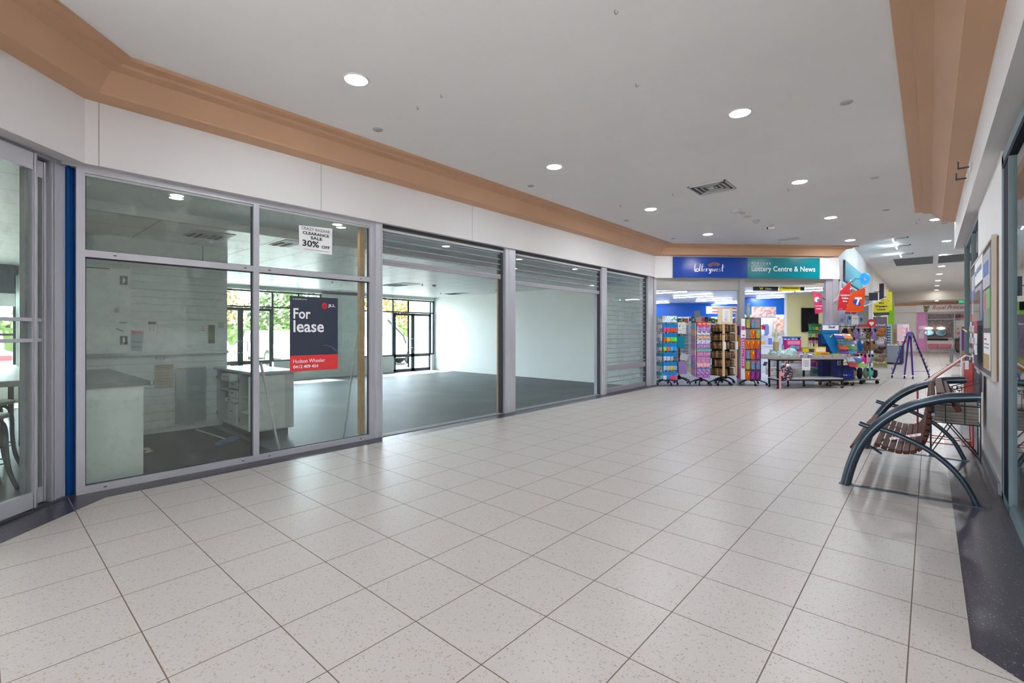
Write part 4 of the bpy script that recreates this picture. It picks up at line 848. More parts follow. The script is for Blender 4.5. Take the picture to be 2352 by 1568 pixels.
# rack E : second wooden-post rack glimpsed behind the post, and rack F : pencil cases
t = LT('shelf_spinner', 'narrow second wooden-posted spinner half hidden behind the grey post', 'display rack', 2.0, .62, 0, .1); star_base(t, .24, rot=.1)
b = MB(); [b.box(-.12, -.12, z, .12, .12, z+.012) for z in (.25, .5, .75, 1.0, 1.25)]; b.cyl((0, 0, .1), (0, 0, 1.36), .015); b.build('shelves', RB, t); MB().box(-.02, -.14, .22, .02, -.12, 1.4).build('printed_post', PST, t)
t = rackF = LT('pencil_case_rack', 'grey-backed spinner of bright pencil cases with a pink vertical title strip', 'display rack', 2.33, -.02, 0, 0)
star_base(t, .3, rot=.62); MB().cyl((0, .1, .1), (0, .1, 1.5), .018, 8).build('pole', RB, t)
b = MB(); b.box(-.2, 0, .14, .2, .012, 1.565); b.box(-.2, .2, .14, .2, .212, 1.565); b.box(-.2, 0, .14, -.19, .21, 1.565); b.box(.19, 0, .14, .2, .21, 1.565); b.build('grey_panel', M('panel_grey', '8f8a94', .5), t)
b = MB(); [b.box(-.205, -.01, .1+.2445*k, .205, .0, .11+.2445*k) for k in range(7)]; b.box(-.205, -.008, .12, -.198, .22, 1.57); b.box(.2, -.008, .12, .207, .22, 1.57); b.build('rack_wires', RB, t)
tt = LT('title_strip', 'tall pink strip reading Pencil Case down the left of the pencil case rack', 'sign', 2.03, -.07, .13); PK = M('strip_pink', 'c23a8c', .5)
MB().box(0, 0, 0, .095, .01, 1.43).build('strip_back', PAPER, tt); MB().box(.008, -.002, .26, .087, -.0005, .98).build('pink_panel', PK, tt); MB().box(.008, -.002, 1.16, .087, -.0005, 1.25).build('pink_panel', PK, tt)
for k, ch in enumerate('Pencil case'):
    if ch != ' ': text(ch, (.03, .905-.058*k, .03+(.035 if ch not in 'il' else .012), .905-.058*k+.038), PAPER, tt, y=-.004, bold=.02)
MB().box(-.012, -.01, .98, .105, -.004, 1.16).build('price_notice', PAPER, tt)
b = MB(); b.box(.02, -.012, 1.02, .08, -.01, 1.05); b.build('red_price', RED, tt)
COLS = {'y': ('b8a43a', '7e9a3a', '3fb6d9'), 't': ('3a9bb0', 'b8408a', 'ee55b5'), 'o': ('c9541f', 'f0921f', 'ffc21e'), 'p': ('a0308a', '6d2d90', '9a5ce6')}
lay = ['yt.', '.oy', 'ooo', 'top', 'ytt', 'opp']
for r, row in enumerate(lay):
    for c, q in enumerate(row):
        if q == '.': continue
        body, rim, win = COLS[q]; cn = {'y': 'yellow', 't': 'teal', 'o': 'orange', 'p': 'purple'}[q]
        p, A = on_rack(2.33, -.02, 0, 0, 4, -.13+.122*c, .0, 1.44-.2445*r, .035)
        t = thing('pencil_case', '%s rounded pencil case on the rack, %s row down, %s from left' % (cn, ORD[r], ORD[c]), 'pencil case', p, A, 'bright pencil cases')
        def rr(w_, h_, rad, n=5): return [((w_-rad)*sx+rad*math.cos(a), (h_-rad)*sz+rad*math.sin(a)) for sx, sz, a0 in ((1, 1, 0), (-1, 1, 90), (-1, -1, 180), (1, -1, 270)) for a in [math.radians(a0+90*i/n) for i in range(n+1)]]
        MB().prism(rr(.052, .108, .045), -.012, .02, axis='y').build('rim', M('case_rim_'+cn, rim, .35), t)
        MB().prism(rr(.043, .098, .038), -.018, -.01, axis='y').build('case_front', ramp_mat('case_spots_'+cn, [(0, body), (.8, body), (.86, 'efe3d2')], 90, .35), t)
        MB().prism(rr(.014, .03, .012), -.024, -.017, T=Matrix.Translation((0, 0, .048)), axis='y').build('window', M('case_window_'+cn, win, .3), t)
for k, (z, c) in enumerate([(1.28, 'p'), (1.0, 'o'), (.25, 't')]):
    body, rim, win = COLS[c]; p = (*Lw(2.02, .06), z); c2 = thing('pencil_case', 'pencil case hanging on the left side of the pencil case rack, %s down' % ORD[k], 'pencil case', p, ROT_L-PI/2, 'side pencil cases'); MB().prism(rr(.045, .11, .04), -.012, .02, axis='y').build('case_body', M('case_rim_'+{'p': 'purple', 'o': 'orange', 't': 'teal'}[c], rim), c2)
t = LT('bear_ornament', 'silver-green plush ornament on top of the pencil case rack', 'ornament', 2.24, 0, 1.58); MB().ball((0, 0, .14), (.055, .05, .15)).ball((0, 0, .31), (.045, .04, .05)).build('body', M('ornament_green', '8fa9a4', .6), t)

# ---------------------------------------------------------------- display table
t = LT('display_table', 'wheeled display table with a grey tray top in front of the newsagency', 'table', 0, 0, 0)
TG = M('table_grey', 'b1adab', .45); FP = [(2.40, -.85), (3.97, -.85), (3.97, -.40), (2.31, -.40)]
b = MB(); b.prism(FP, .645, .66)
for a, c in zip(FP, FP[1:]+FP[:1]):
    v = Vector((c[0]-a[0], c[1]-a[1])).normalized(); n = Vector((-v.y, v.x))*.014; b.prism([a, c, (c[0]+n.x, c[1]+n.y), (a[0]+n.x, a[1]+n.y)], .64, .742)
b.build('tray_top', TG, t)
b = MB(); [b.cyl((x, -.853, .705), (x, -.86, .705), .012, 8) for x in (2.47, 2.86, 3.1, 3.45, 3.66)]; b.build('tray_bolts', CHROME, t)
MB().prism([(2.42, -.82), (3.94, -.82), (3.94, -.42), (2.46, -.42)], .2, .225).build('lower_shelf', M('shelf_pale', 'c9c7c4', .4), t)
b = MB()
for z in (.61, .17): b.prism([(2.42, -.83), (3.95, -.83), (3.95, -.8), (2.42, -.8)], z, z+.03); b.prism([(2.46, -.45), (3.95, -.45), (3.95, -.42), (2.46, -.42)], z, z+.03); b.prism([(2.42, -.83), (2.45, -.83), (2.49, -.42), (2.46, -.42)], z, z+.03)
b.build('frame_rails', RB, t)
for x, y in ((2.45, -.80), (3.93, -.80), (2.48, -.44), (3.93, -.44), (2.92, -.44), (3.3, -.44)):
    MB().box(x-.016, y-.016, .06, x+.016, y+.016, .64).build('leg', RB, t)
    MB().cyl((x-.014, y, .032), (x+.014, y, .032), .032, 12).box(x-.02, y-.012, .03, x+.02, y+.012, .07, 1).build('caster', [RB, CHROME], t)
t = LT('table_notice', 'white typed notice taped to the front of the display table', 'paper', 2.955, -.868, .405); MB().box(0, 0, 0, .195, .002, .265).build('sheet', PAPER, t)
b = MB(); [b.box(.03+.01*(k % 2), -.002, .21-.025*k, .165-.01*(k % 2), -.0005, .22-.025*k) for k in range(6)]; b.build('typed_lines', M('typed_grey', '8b8fa6', .7), t)
t = LT('book_sign', 'low white sign with AUSTRALIA in navy letters under the display table', 'sign', 2.74, .1, .22); MB().box(0, 0, 0, .62, .02, .19).build('panel', PAPER, t)
text('AUSTRALIA', (.03, .085, .45, .15), NAVY, t, y=-.003); text('OF THE WORLD', (.06, .03, .45, .06), RED, t, y=-.003, spacing=1.3)
for k in range(3):
    c = MB().box(0, 0, 0, .2, .14, .028).box(.003, -.002, .004, .19, 0, .024, 1).build('stacked_book', [M('book_slate_%d' % k, ['3f4860', '6b7790', '51606f'][k]), PAPER]); at(c, (*Lw(2.78+.015*k, .16), .43+.03*k), ROT_L); tag(c, 'dark book lying in the short stack above the AUSTRALIA sign, %s from the bottom' % ORD[k], 'book', 'book stack under the table')
# goods on the table
PLAST = [ramp_mat('bagged_%d' % i, [(0, a), (.4, c), (.65, d)], 38, .15) for i, (a, c, d) in enumerate([('8ba6a6', 'a9c4c0', '74868c'), ('a7c9c4', 'c4ded8', '8fb3b4'), ('6d6f8c', '9fa3bd', 'c8a5b0'), ('4f4a73', 'b98c98', '8f9dc0')])]
random.seed(9)
for k, (s, t_, r, h, m) in enumerate([(2.52, -.72, .13, .12, 0), (2.54, -.5, .12, .17, 0), (2.68, -.6, .13, .2, 1), (2.72, -.76, .12, .15, 1), (2.84, -.68, .14, .24, 1), (2.93, -.52, .12, .16, 0), (2.96, -.77, .12, .14, 2), (3.08, -.68, .12, .15, 3), (3.17, -.78, .11, .12, 3), (3.27, -.74, .09, .08, 2)]):
    t = LT('plastic_bag', 'plastic-bagged fabric item in the heap on the display table, %s from the left' % ORD[k % 10], 'bag', s, t_, .66, random.random())
    b = MB(); b.ball((0, 0, h*.45), (r, r*.8, h*.5), n=12); q = MB(); [q.add([(v[0]*(1+.14*math.sin(v[2]*70+v[1]*40)), v[1]*(1+.14*math.sin(v[0]*60)), v[2]*(1+.1*math.sin(v[0]*55+v[1]*33))) for v in b.v], b.f, 0, True)]
    q.build('bag_body', PLAST[m], t)
def box_item(nm, lb, s, t_, z, w_, d_, h_, cols, rz=0, cat='box'):
    t_ = -.82+(t_+.8)*.72; d_ = min(d_, .12); t = LT(nm, lb, cat, s, t_, z, rz); MB().box(0, 0, 0, w_, d_, h_).build('carton', M('carton_'+cols[0], cols[0], .4), t, bev=.002)
    MB().box(w_*.08, -.002, h_*.55, w_*.92, -.0005, h_*.9).build('printed_band', M('carton_'+cols[1], cols[1], .4), t)
    b = MB(); b.prism([(w_*.2, h_*.1), (w_*.55, h_*.08), (w_*.6, h_*.42), (w_*.3, h_*.48)], -.003, -.001, axis='y'); b.box(w_*.64, -.003, h_*.12, w_*.85, -.001, h_*.4); b.build('printed_picture', M('carton_'+cols[2], cols[2], .4), t); return t
box_item('craft_kit', 'large pink craft kit box standing at the back of the display table', 2.80, -.45, .83, .35, .08, .24, ('c92f86', 'e98fb9', '49b4c9'))
box_item('craft_kit', 'flatter pink kit box under the standing pink craft kit', 2.9, -.42, .66, .28, .14, .165, ('d63a7d', 'f1b0c9', 'a13a86'))
box_item('craft_kit', 'green and white art set box to the right of the pink kits', 3.15, -.5, .66, .16, .1, .24, ('7cb342', 'f2c81e', 'd94b2f'))
box_item('craft_kit', 'grey box with a dark picture beside the green art set', 3.29, -.48, .66, .16, .08, .23, ('c9cccb', '5a4440', '4f6a4f'))
box_item('crayon_box', 'tall yellow box with a white picture at the back of the table', 3.47, -.46, .66, .26, .08, .25, ('e7c81c', 'f3e9dd', '8a5a3a'))
box_item('crayon_box', 'yellow crayon carton lying in front of the tall yellow box', 3.48, -.66, .66, .22, .1, .13, ('edc51a', 'e8742a', '3f62b0'))
box_item('crayon_box', 'long thin yellow carton at the right of the crayon boxes', 3.63, -.8, .66, .17, .05, .05, ('e3bf1a', 'c99a12', 'f1da5a')); box_item('crayon_box', 'green lidded crayon carton near the right end of the table', 3.80, -.62, .66, .16, .1, .10, ('7bc142', 'f0d020', '3a6fc0'))
for k, (s, c) in enumerate([(2.80, '2f6fd0'), (2.88, '1f4fa8'), (2.98, '3aa6c9'), (3.06, '2f6fd0')]): box_item('blue_packet', 'small blue packet standing behind the pink craft kit, %s from the left' % ORD[k], s, -.33, .95, .07, .04, .16, (c, 'd9e3f0', '12294f'))
t = LT('angel_figurine', 'cream angel figurine on a post-like stand rising above the table', 'figurine', 2.62, -.47, .66)
MB().box(-.045, -.04, 0, .045, .04, .36).build('stand', M('figurine_stand', 'a89c80', .5), t); MB().lathe([(.06, .36), (.03, .5), (.045, .55), (.02, .6)], n=10).ball((0, 0, .63), .03).build('figure', M('figurine_cream', 'c9ccb4', .6), t); MB().ball((-.05, .02, .53), (.04, .01, .06)).ball((.05, .02, .53), (.04, .01, .06)).build('wings', M('figurine_cream', 'c9ccb4'), t)
t = LT('printer', 'blue-grey office printer behind the crayon boxes', 'printer', 3.5, .38, .8); MB().box(0, 0, 0, .3, .3, .14).build('body', M('printer_body', '9fb4c9', .4), t, bev=.01); MB().box(.02, -.01, .14, .28, .26, .3).build('scanner', M('printer_dark', '20303f', .3), t); MB().box(.0, -.02, .3, .3, .28, .33).build('lid', M('printer_blue', '3f7fb5'), t)
t = LT('inner_counter', 'pale counter inside the newsagency behind the table', 'counter', 3.3, .35, 0); MB().box(0, 0, 0, .85, .5, .8).build('counter_body', M('counter_pale', 'd5d9e2', .5), t)
t = LT('hanging_rack', 'tall rack of green-carded packets beside the television', 'display rack', 4.22, .7, 0); b = MB(); grid(b, 0, .35, .85, 1.47, 0, 5, 8); b.cyl((.17, .02, 0), (.17, .02, 1.5), .012); b.box(0, -.1, 0, .35, .2, .03); b.build('wire_panel', RB, t)
for r in range(3):
    for c in range(4):
        p = (*Lw(4.25+.085*c, .67), 1.45-.17*r); packet(['4f9a6a', '6fa882', 'e6c74a', 'c9607a'][(r+c) % 4] if r < 2 else 'd07a8c', .075, .16, p, ROT_L, 'green-carded packet on the tall rack beside the television, %s row, %s from the left' % (ORD[r], ORD[c]), 'green-carded packets', top=M('card_green', '2f8a4f') if r != 2 else RB)
for k in range(4):
    t = LT('sequin_bag', 'shiny sequin bag hanging below the table level, %s from the left' % ORD[k], 'bag', [4.08, 4.17, 4.3, 4.38][k], .38, .2, 0, 'sequin bags seen under the table'); MB().box(0, 0, 0, .075, .03, .35).build('sequin_fabric', ramp_mat('sequins_%d' % (k % 2), [(0, '3a2f86'), (.3, '2a7fc4'), (.5, '8a3aa8'), (.7, 'b9c4d9'), (.85, '1a1a3a')][::1] if k % 2 == 0 else [(0, '2a8a7a'), (.4, 'c03a86'), (.7, '2a3a6a')], 45, .25), t)
for k, (s, z, w_, h_, c, lb) in enumerate([(3.28, .5, .2, .14, 'a98ac0', 'lilac toy box low behind the table, above the pale case'), (3.12, .5, .1, .17, '6fae8a', 'green toy box low behind the table'), (3.36, .2, .34, .17, 'dcdccf', 'pale carton on the floor behind the table, right of the AUSTRALIA sign'), (3.74, .2, .2, .2, '8fa3bf', 'grey-blue carton on the floor behind the middle of the table'), (3.62, .42, .22, .13, 'c23a4a', 'red and green toy box behind the typed notice')]):
    t = LT('stored_carton', lb, 'box', s, -.1, z); MB().box(0, 0, 0, w_, .2, h_).box(.02, -.003, h_*.3, w_-.02, -.001, h_*.8, 1).build('carton', [M('carton_'+c, c, .5), M('goods_%d' % (k+1), HUES[k+1], .5)], t, bev=.003)
# backpack
t = LT('backpack', 'small navy and pink patterned backpack hanging from the left front leg of the table', 'backpack', 2.55, -.93, .19, -.1)
BP = ramp_mat('backpack_print', [(0, '1f2340'), (.42, 'd9a0a4'), (.55, '1f2340'), (.75, 'b98c8a'), (.86, '333a5e')], 34, .7); BPK = M('backpack_pink', 'dc9aa6', .6)
b = MB(); b.ball((0, 0, .17), (.145, .07, .18), n=16); b.build('bag_body', BP, t); b = MB(); b.ball((.01, -.055, .10), (.105, .035, .095), n=14); b.build('front_pocket', BP, t)
MB().box(-.17, -.07, .1, -.07, -.05, .18).build('pink_flap', BPK, t, bev=.006); MB().tube([(-.04, -.02, .33), (-.03, -.02, .41), (.02, -.02, .42), (.03, -.02, .33)], .012, 6).build('top_loop', BPK, t)
MB().box(-.155, -.03, -.17, -.115, -.015, .1).box(-.0, -.03, -.10, .008, -.02, .02).build('strap', BPK, t); MB().lathe([(0, 0), (.035, 0), (.035, .004), (0, .004)], (0.0, -.075, .335), 14, axis='y').build('round_tag', PAPER, t)
# ---------------------------------------------------------------- book stand beside the table
EB = M('stand_blue', '1f7fc4', .35); EN = M('stand_navy', '141f5c', .3)
t = LT('book_stand', 'blue and navy cardboard stand of exam workbooks headed Excel, on a wheeled board', 'display stand', 4.16, -.37, 0)
MB().box(-.36, 0, .975, .03, .04, 1.41).build('header_panel', EB, t); MB().box(-.36, -.004, 1.29, .03, 0, 1.40).build('header_white', PAPER, t); MB().box(-.36, -.006, 1.215, .03, 0, 1.225).build('header_line', EN, t)
text('Excel', (-.22, 1.33, -.06, 1.39), EN, t, y=-.006, bold=.03, shear=.2); text('NAPLAN-style Tests', (-.34, 1.265, -.03, 1.285), EN, t, y=-.006, bold=.02)
MB().tube([(-.22, -.006, 1.15), (-.19, -.006, 1.11), (-.11, -.006, 1.20)], .013, 5, rv=.3).build('yellow_tick', YW, t)
MB().prism([(-.36, .1), (.0, .1), (.0, .62), (-.15, .8), (-.36, 1.2)], 0, .15, axis='y').build('stand_body', EN, t); MB().prism([(-.36, .98), (.03, .98), (.0, .62), (-.1, .62)], .01, .14, axis='y').build('blue_back', EB, t)
MB().box(.0, .0, .13, .40, .24, .43).build('bin', M('bin_navy', '0f2a7a', .3), t); MB().box(-.01, -.004, .39, .41, .25, .47).build('bin_lip', EN, t)
text('Excel', (.14, .235, .24, .265), WT, t, y=-.003, bold=.02, shear=.2); MB().box(.06, -.002, .25, .12, 0, .253).box(.26, -.002, .25, .33, 0, .253).build('thin_line', WT, t)
MB().box(-.3, -.02, .09, .46, .28, .105).build('wheeled_board', M('board_ply', 'cbb79b', .6), t)
for x, y in ((-.24, .02), (.38, .02), (-.24, .24), (.38, .24)): MB().cyl((x-.012, y, .045), (x+.012, y, .045), .045, 12).box(x-.02, y-.01, .05, x+.02, y+.01, .092, 1).build('caster', [M('wheel_brown', '4a1f1c', .4), CHROME], t)
random.seed(31)
for k, (s, z, w_) in enumerate([(4.0, 1.10, .42), (4.06, .98, .36), (4.10, .86, .42), (4.12, .76, .40), (4.28, .58, .38), (4.33, .46, .42)]):
    for q in range(2):
        t = LT('workbook', 'workbook leaning on the exam book stand, %s ledge from the top, %s one' % (ORD[k], ['left', 'right'][q]), 'book', s+.03+w_*.5*q, -.50+.01*q, z, 0, 'workbooks on the book stand'); T = Matrix.Rotation(-.75, 4, 'X') @ Matrix.Rotation(.06, 4, 'Y')
        c = ['2a3f9a', 'c98a3f', '2a8a8f', '5a6f8a', 'd9542f', '3f9a4a', '7a4a9a', '4a8fc9', 'b0b8c4', '3f5fa8', 'd9483f', '8fb03f'][k*2+q]
        MB().box(0, 0, 0, w_*.47, .02, .15, 0, T).build('cover', M('cover_'+c, c, .35), t); MB().box(.01, -.002, .095, w_*.45, 0, .14, 0, T).build('title_band', PAPER, t); MB().box(.02, -.003, .108, w_*.3, -.001, .125, 0, T).build('title', RED if q == 0 else NAVY, t)

# ---------------------------------------------------------------- slipper spinner
t = LT('slipper_rack', 'wheeled rack crowded with hanging novelty slippers past the exam book stand', 'display rack', 5.0, .12, 0); b = MB()
for z in (1.38, 1.08, .80, .50): b.tube([(-.45, 0, z), (.45, 0, z)], .008, 5)
b.cyl((0, .03, .1), (0, .03, 1.4), .018); b.cyl((-.4, .03, .1), (-.4, .03, 1.38), .012); b.cyl((.4, .03, .1), (.4, .03, 1.38), .012); b.build('rack_bars', RB, t)
MB().box(-.4, -.2, .09, .45, .25, .11).build('dolly_board', M('dolly_grey', '6a655f', .5), t)
for x, y in ((-.35, -.18), (.4, -.18), (0, -.18), (.4, .22)): MB().cyl((x-.012, y, .045), (x+.012, y, .045), .045, 12).build('caster', RB, t)
LEO = ramp_mat('leopard_fluff', [(0, '9b86c4'), (.5, '2b2640'), (.62, 'a48fcc'), (.85, '5b4a86')], 75, .9); ZEB = ramp_mat('zebra_fluff', [(0, 'c9c4d0'), (.48, '3b3646'), (.56, 'd6d0da')], 22, .9, 'NOISE', 1); TIG = ramp_mat('tiger_fluff', [(0, '8a6a45'), (.48, '2f2620'), (.56, '7d6040')], 22, .9, 'NOISE', 1)
def fl(n, c): return M('fluff_'+n, c, .95, noise=.3, nscale=60, bump=.6)
SL = [(4.33, 1.36, .26, fl('black', '26242a'), 'black'), (4.47, 1.36, .26, fl('tan', 'a5794f'), 'tan'), (4.63, 1.37, .29, LEO, 'purple spotted'), (4.79, 1.37, .28, ZEB, 'zebra striped'), (4.92, 1.37, .28, TIG, 'tiger striped'), (5.05, 1.37, .30, LEO, 'purple spotted with black lining'),
      (4.55, 1.07, .27, fl('lilac', 'c795c9'), 'lilac'), (4.72, 1.08, .29, fl('blue', '2170c4'), 'bright blue'), (4.88, 1.06, .28, TIG, 'brown striped'), (5.02, 1.06, .24, fl('boot', 'a8744a'), 'tan boot'),
      (4.62, .75, .26, fl('red', 'b3203f'), 'dark red'), (4.70, .76, .22, fl('cream', 'd9c0b0'), 'cream and red'), (4.80, .75, .3, fl('pink', 'ea2f9a'), 'hot pink'), (4.90, .75, .27, fl('pale', 'eba7bb'), 'pale pink'), (4.98, .74, .22, fl('sky', '86a3c4'), 'grey blue'),
      (4.55, .43, .28, fl('sand', 'b59a80'), 'sand'), (4.70, .42, .30, fl('jet', '151517'), 'jet black'), (4.86, .42, .28, fl('moss', '6f8266'), 'moss green'), (4.97, .43, .27, fl('aqua', '57c9b9'), 'aqua edged brown'), (5.08, .36, .22, fl('black', '26242a'), 'floppy black')]
for k, (s, z, h, m, nm) in enumerate(SL):
    row = ['top', 'second', 'third', 'lowest'][0 if z > 1.2 else 1 if z > .9 else 2 if z > .6 else 3]
    t = LT('novelty_slipper', '%s fluffy slipper hanging in the %s row of the slipper rack' % (nm, row), 'slipper', s+.29, -.02, z, 0, 'novelty slippers'); 
    b = MB(); b.ball((0, 0, -h*.55), (.072, .05, h*.48), n=12); b.build('fluffy_upper', m, t); MB().ball((.012, -.035, -h*.28), (.03, .022, h*.16), n=8).build('opening', fl('jet', '151517') if k not in (6, 7) else PAPER, t)
for k, (s, z, c, nm) in enumerate([(5.40, 1.13, 'c07a2f', 'orange plush dog'), (5.41, .92, 'd9d6da', 'white plush with black spots'), (5.40, .72, '5b3f33', 'dark brown plush'), (5.42, .52, '9a7f70', 'beige plush')]):
    t = LT('plush_toy', nm+' in the wire trays right of the slippers', 'plush toy', s+.18, .1, z); m = fl('plush%d' % k, c)
    MB().ball((0, 0, .06), (.11, .09, .07), n=12).ball((.05, -.03, .15), (.075, .07, .065), n=10).ball((-.01, -.03, .16), (.03, .03, .05)).ball((.12, -.04, .15), (.03, .03, .05)).build('body', m, t)
    MB().ball((.07, -.1, .14), .014).ball((.03, -.09, .17), .009).ball((.09, -.09, .17), .009).build('face', INK, t)
    b = MB(); b.tube([(.13*math.cos(a), .12*math.sin(a), 0) for a in [2*PI*i/16 for i in range(16)]], .006, 4, close=True); b.tube([(.11*math.cos(a), .10*math.sin(a), -.03) for a in [2*PI*i/16 for i in range(16)]], .005, 4, close=True); [b.cyl((.13*math.cos(a), .12*math.sin(a), 0), (.11*math.cos(a), .10*math.sin(a), -.03), .003, 4) for a in [2*PI*i/10 for i in range(10)]]; b.build('wire_tray', CHROME, t)
t = LT('rack_sign', 'grey-blue printed header with a white notice above the slippers', 'sign', 4.62, -.12, 1.42); MB().box(0, 0, 0, .39, .01, .21).build('header_panel', M('header_bluegrey', '86a6bd', .5), t); MB().box(.09, -.004, .01, .26, -.001, .21).build('notice_sheet', PAPER, t); MB().ball((.04, -.004, .15), (.03, .003, .04), n=8).ball((.33, -.004, .12), (.03, .003, .05), n=8).build('header_art', M('header_art', '3f5f7a'), t)
b = MB(); [b.box(.12, -.006, .03+.03*i, .23, -.004, .036+.03*i) for i in range(5)]; b.build('notice_lines', M('typed_grey', '8b8fa6'), t)
MB().cyl((.2, .01, -.05), (.2, .01, 0), .008).build('stem', RB, t)
t = LT('heart_sign', 'round red sign with a white heart above the plush toys', 'sign', 5.22, -.1, 1.45); MB().cyl((0, 0, 0), (0, .012, 0), .105, 24).box(-.33, 0, -.08, 0, .01, -.02).build('red_disc', RED, t)
hp = [(.06*math.sin(a)**3, .0038*(13*math.cos(a)-5*math.cos(2*a)-2*math.cos(3*a)-math.cos(4*a))-.005) for a in [2*PI*i/28 for i in range(28)]]; MB().prism(hp, -.004, -.001, axis='y').build('white_heart', PAPER, t)
MB().cyl((0, .01, -.14), (0, .01, -.1), .008).build('stem', RB, t)
# posters on the side pane
SIDEG = lstruct(19, MB().box(4.48, .06, 0, 4.5, .09, 2.5), ALUD)
t = thing('window_6', '', '', (-1.62, 13.9, 0), PI/2, kind='structure'); MB().box(.0, 0, .1, 3.2, .006, 2.45).build('window_pane', GLASS, t); MB().box(-.02, -.02, 0, .03, .04, 2.5).box(1.55, -.02, 0, 1.6, .04, 2.5).box(3.2, -.02, 0, 3.25, .04, 2.5).box(0, -.02, 0, 3.2, .04, .08).box(0, -.02, 2.43, 3.2, .04, 2.5).build('window_frame', ALU, t)
for k, (s, z0, z1, w_, nm) in enumerate([(4.52, 1.44, 1.76, .13, 'narrow pale blue poster on the side pane beside the corner post'), (4.67, 1.42, 1.66, .22, 'wide pale poster with a dark phone picture on the side pane')]):
    t = LT('window_poster', nm, 'poster', s, .02, z0); MB().box(0, 0, 0, w_, .003, z1-z0).build('sheet', M('poster_pale_%d' % k, ['b7c4e6', 'c9cdda'][k], .4), t); MB().box(w_*.2, -.002, .04, w_*.8, 0, .13).build('picture', M('poster_pic_%d' % k, ['8fa0d0', '5b6070'][k]), t)
for k in range(2):
    c = MB().box(0, 0, 0, .135, .003, .045).build('red_strip_sign', M('strip_red', 'b5404c', .5)); at(c, (*Lw(4.66+.155*k, .02), 1.68), ROT_L); tag(c, 'small red strip notice over the wide poster, the %s of two' % ['left', 'right'][k], 'sign')
t = LT('phone_poster', 'pale phone poster standing at the back of the table corner', 'poster', 5.6, 1.2, 1.6); MB().box(0, 0, 0, .2, .003, .5).build('sheet', M('poster_pale_0', 'b7c4e6'), t)

# ---------------------------------------------------------------- flags
FO = M('flag_orange', 'e04e12', .6); FR = M('flag_red', 'c4262f', .6); FPK = M('flag_pink', 'd23a62', .6)
def pole(t, a, c, r=.009, m=PAPER): MB().cyl(a, c, r, 8).ball(c, r*1.4, n=6).build('flag_pole', m, t)
t = LT('orange_flag', 'orange flag with a white T over a blue oval, on a slanting white pole', 'flag', 4.40, -.02, 1.95)
pole(t, (0, .0, .05), (.43, -.36, .30)); MB().cyl((0, .02, .05), (0, .04, .05), .02).build('pole_socket', PAPER, t)
def cloth(poly, m, t, name='cloth', y=-.36, th=.006): return MB().prism(poly, y, y+th, axis='y').build(name, m, t)
cloth([(-.05, -.23), (.385, -.235), (.44, .34), (.09, .19)], FO, t)
MB().prism([(.22+.105*math.cos(a)*math.cos(-.5)-.055*math.sin(a)*math.sin(-.5), -.03+.105*math.cos(a)*math.sin(-.5)+.055*math.sin(a)*math.cos(-.5)) for a in [2*PI*i/24 for i in range(24)]], -.364, -.361, axis='y').build('blue_oval', M('oval_blue', '2247b8', .5), t)
MB().prism([(.165, .055), (.345, .055), (.335, .1), (.175, .1)], -.368, -.365, axis='y').prism([(.20, -.075), (.245, -.075), (.285, .06), (.24, .06)], -.368, -.365, axis='y').build('white_letter_t', PAPER, t)
t = LT('red_flag', 'red flag with white lettering beside the orange flag', 'flag', 4.34, -.02, 1.96)
pole(t, (0, 0, .02), (.19, -.30, .50)); cloth([(-.16, -.20), (.13, -.20), (.16, .48), (-.10, .24)], FR, t, y=-.33); t.location.z = 1.95
for k, (s_, z) in enumerate([('Connect to', .13), ('Vodafone', .06), ('here', -.01)]): text(s_, (-.09+.03*k, z, .13-.03*k, z+.045), PAPER, t, y=-.333, bold=.03)
MB().box(-.13, -.334, -.175, -.04, -.331, -.165).box(.07, -.334, -.15, .1, -.331, -.06).build('small_print', M('flag_light', 'e8b0b4'), t)
t = LT('pink_flag', 'pink tapering flag hanging from a dark slanting pole inside the post', 'flag', 3.81, -.02, 1.67)
pole(t, (.36, .05, .35), (-.05, -.05, .56), m=M('pole_maroon', '6e1f2a')); cloth([(.03, .0), (.22, .04), (.19, .46), (-.03, .55)], FPK, t, y=-.06)
MB().lathe([(.05, 0), (.065, 0), (.065, .004), (.05, .004)], (.07, -.064, .34), 18, axis='y').build('ring_logo', PAPER, t); MB().box(.07, -.068, .3, .2, -.064, .36).build('slate_tag', M('tag_slate', '6f6f8a'), t)
text('Recharge', (.03, .17, .19, .21), PAPER, t, y=-.063, bold=.02); text('here', (.05, .11, .17, .15), PAPER, t, y=-.063, bold=.02)
t = thing('yellow_flag', 'yellow flag with black lettering and dark foot further along the mall', 'flag', (-1.30, 15.5, 1.72))
pole(t, (-.3, 0, .06), (.51, 0, .43), .012); cloth([(.20, .0), (.53, .0), (.50, .40), (.21, .25)], YW, t, y=-.03); MB().prism([(.22, -.06), (.53, -.04), (.53, .03), (.20, .03)], -.036, -.03, axis='y').build('dark_foot', NAVY, t)
for k, (s_, z) in enumerate([('WU', .24), ('Western', .16), ('Union', .08)]): text(s_, ([.31, .24, .28][k], z, [.42, .49, .45][k], z+.06), INK, t, y=-.034, bold=.03)
t = thing('lit_bubble_sign', 'glossy blue lit bubble sign on a curved bracket over the flags', 'sign', (-1.25, 15.2, 2.62)); 
BB = M('bubble_blue', '2a8ef0', .15, emis=.6, ecol='2a8ef0'); MB().lathe([(.0, -.17), (.07, -.12), (.105, -.05), (.115, .02), (.10, .09), (.06, .14), (0, .16)], n=20).build('bubble_body', BB, t); text('L', (-.01, -.05, .05, .06), PAPER, t, y=-.12, bold=.05)
MB().tube([(-.1, 0, 0), (-.2, 0, .02), (-.25, 0, -.05), (-.36, 0, -.05)], .01, 5).build('bracket', M('bracket_blue', '2a7fb5', .4), t)

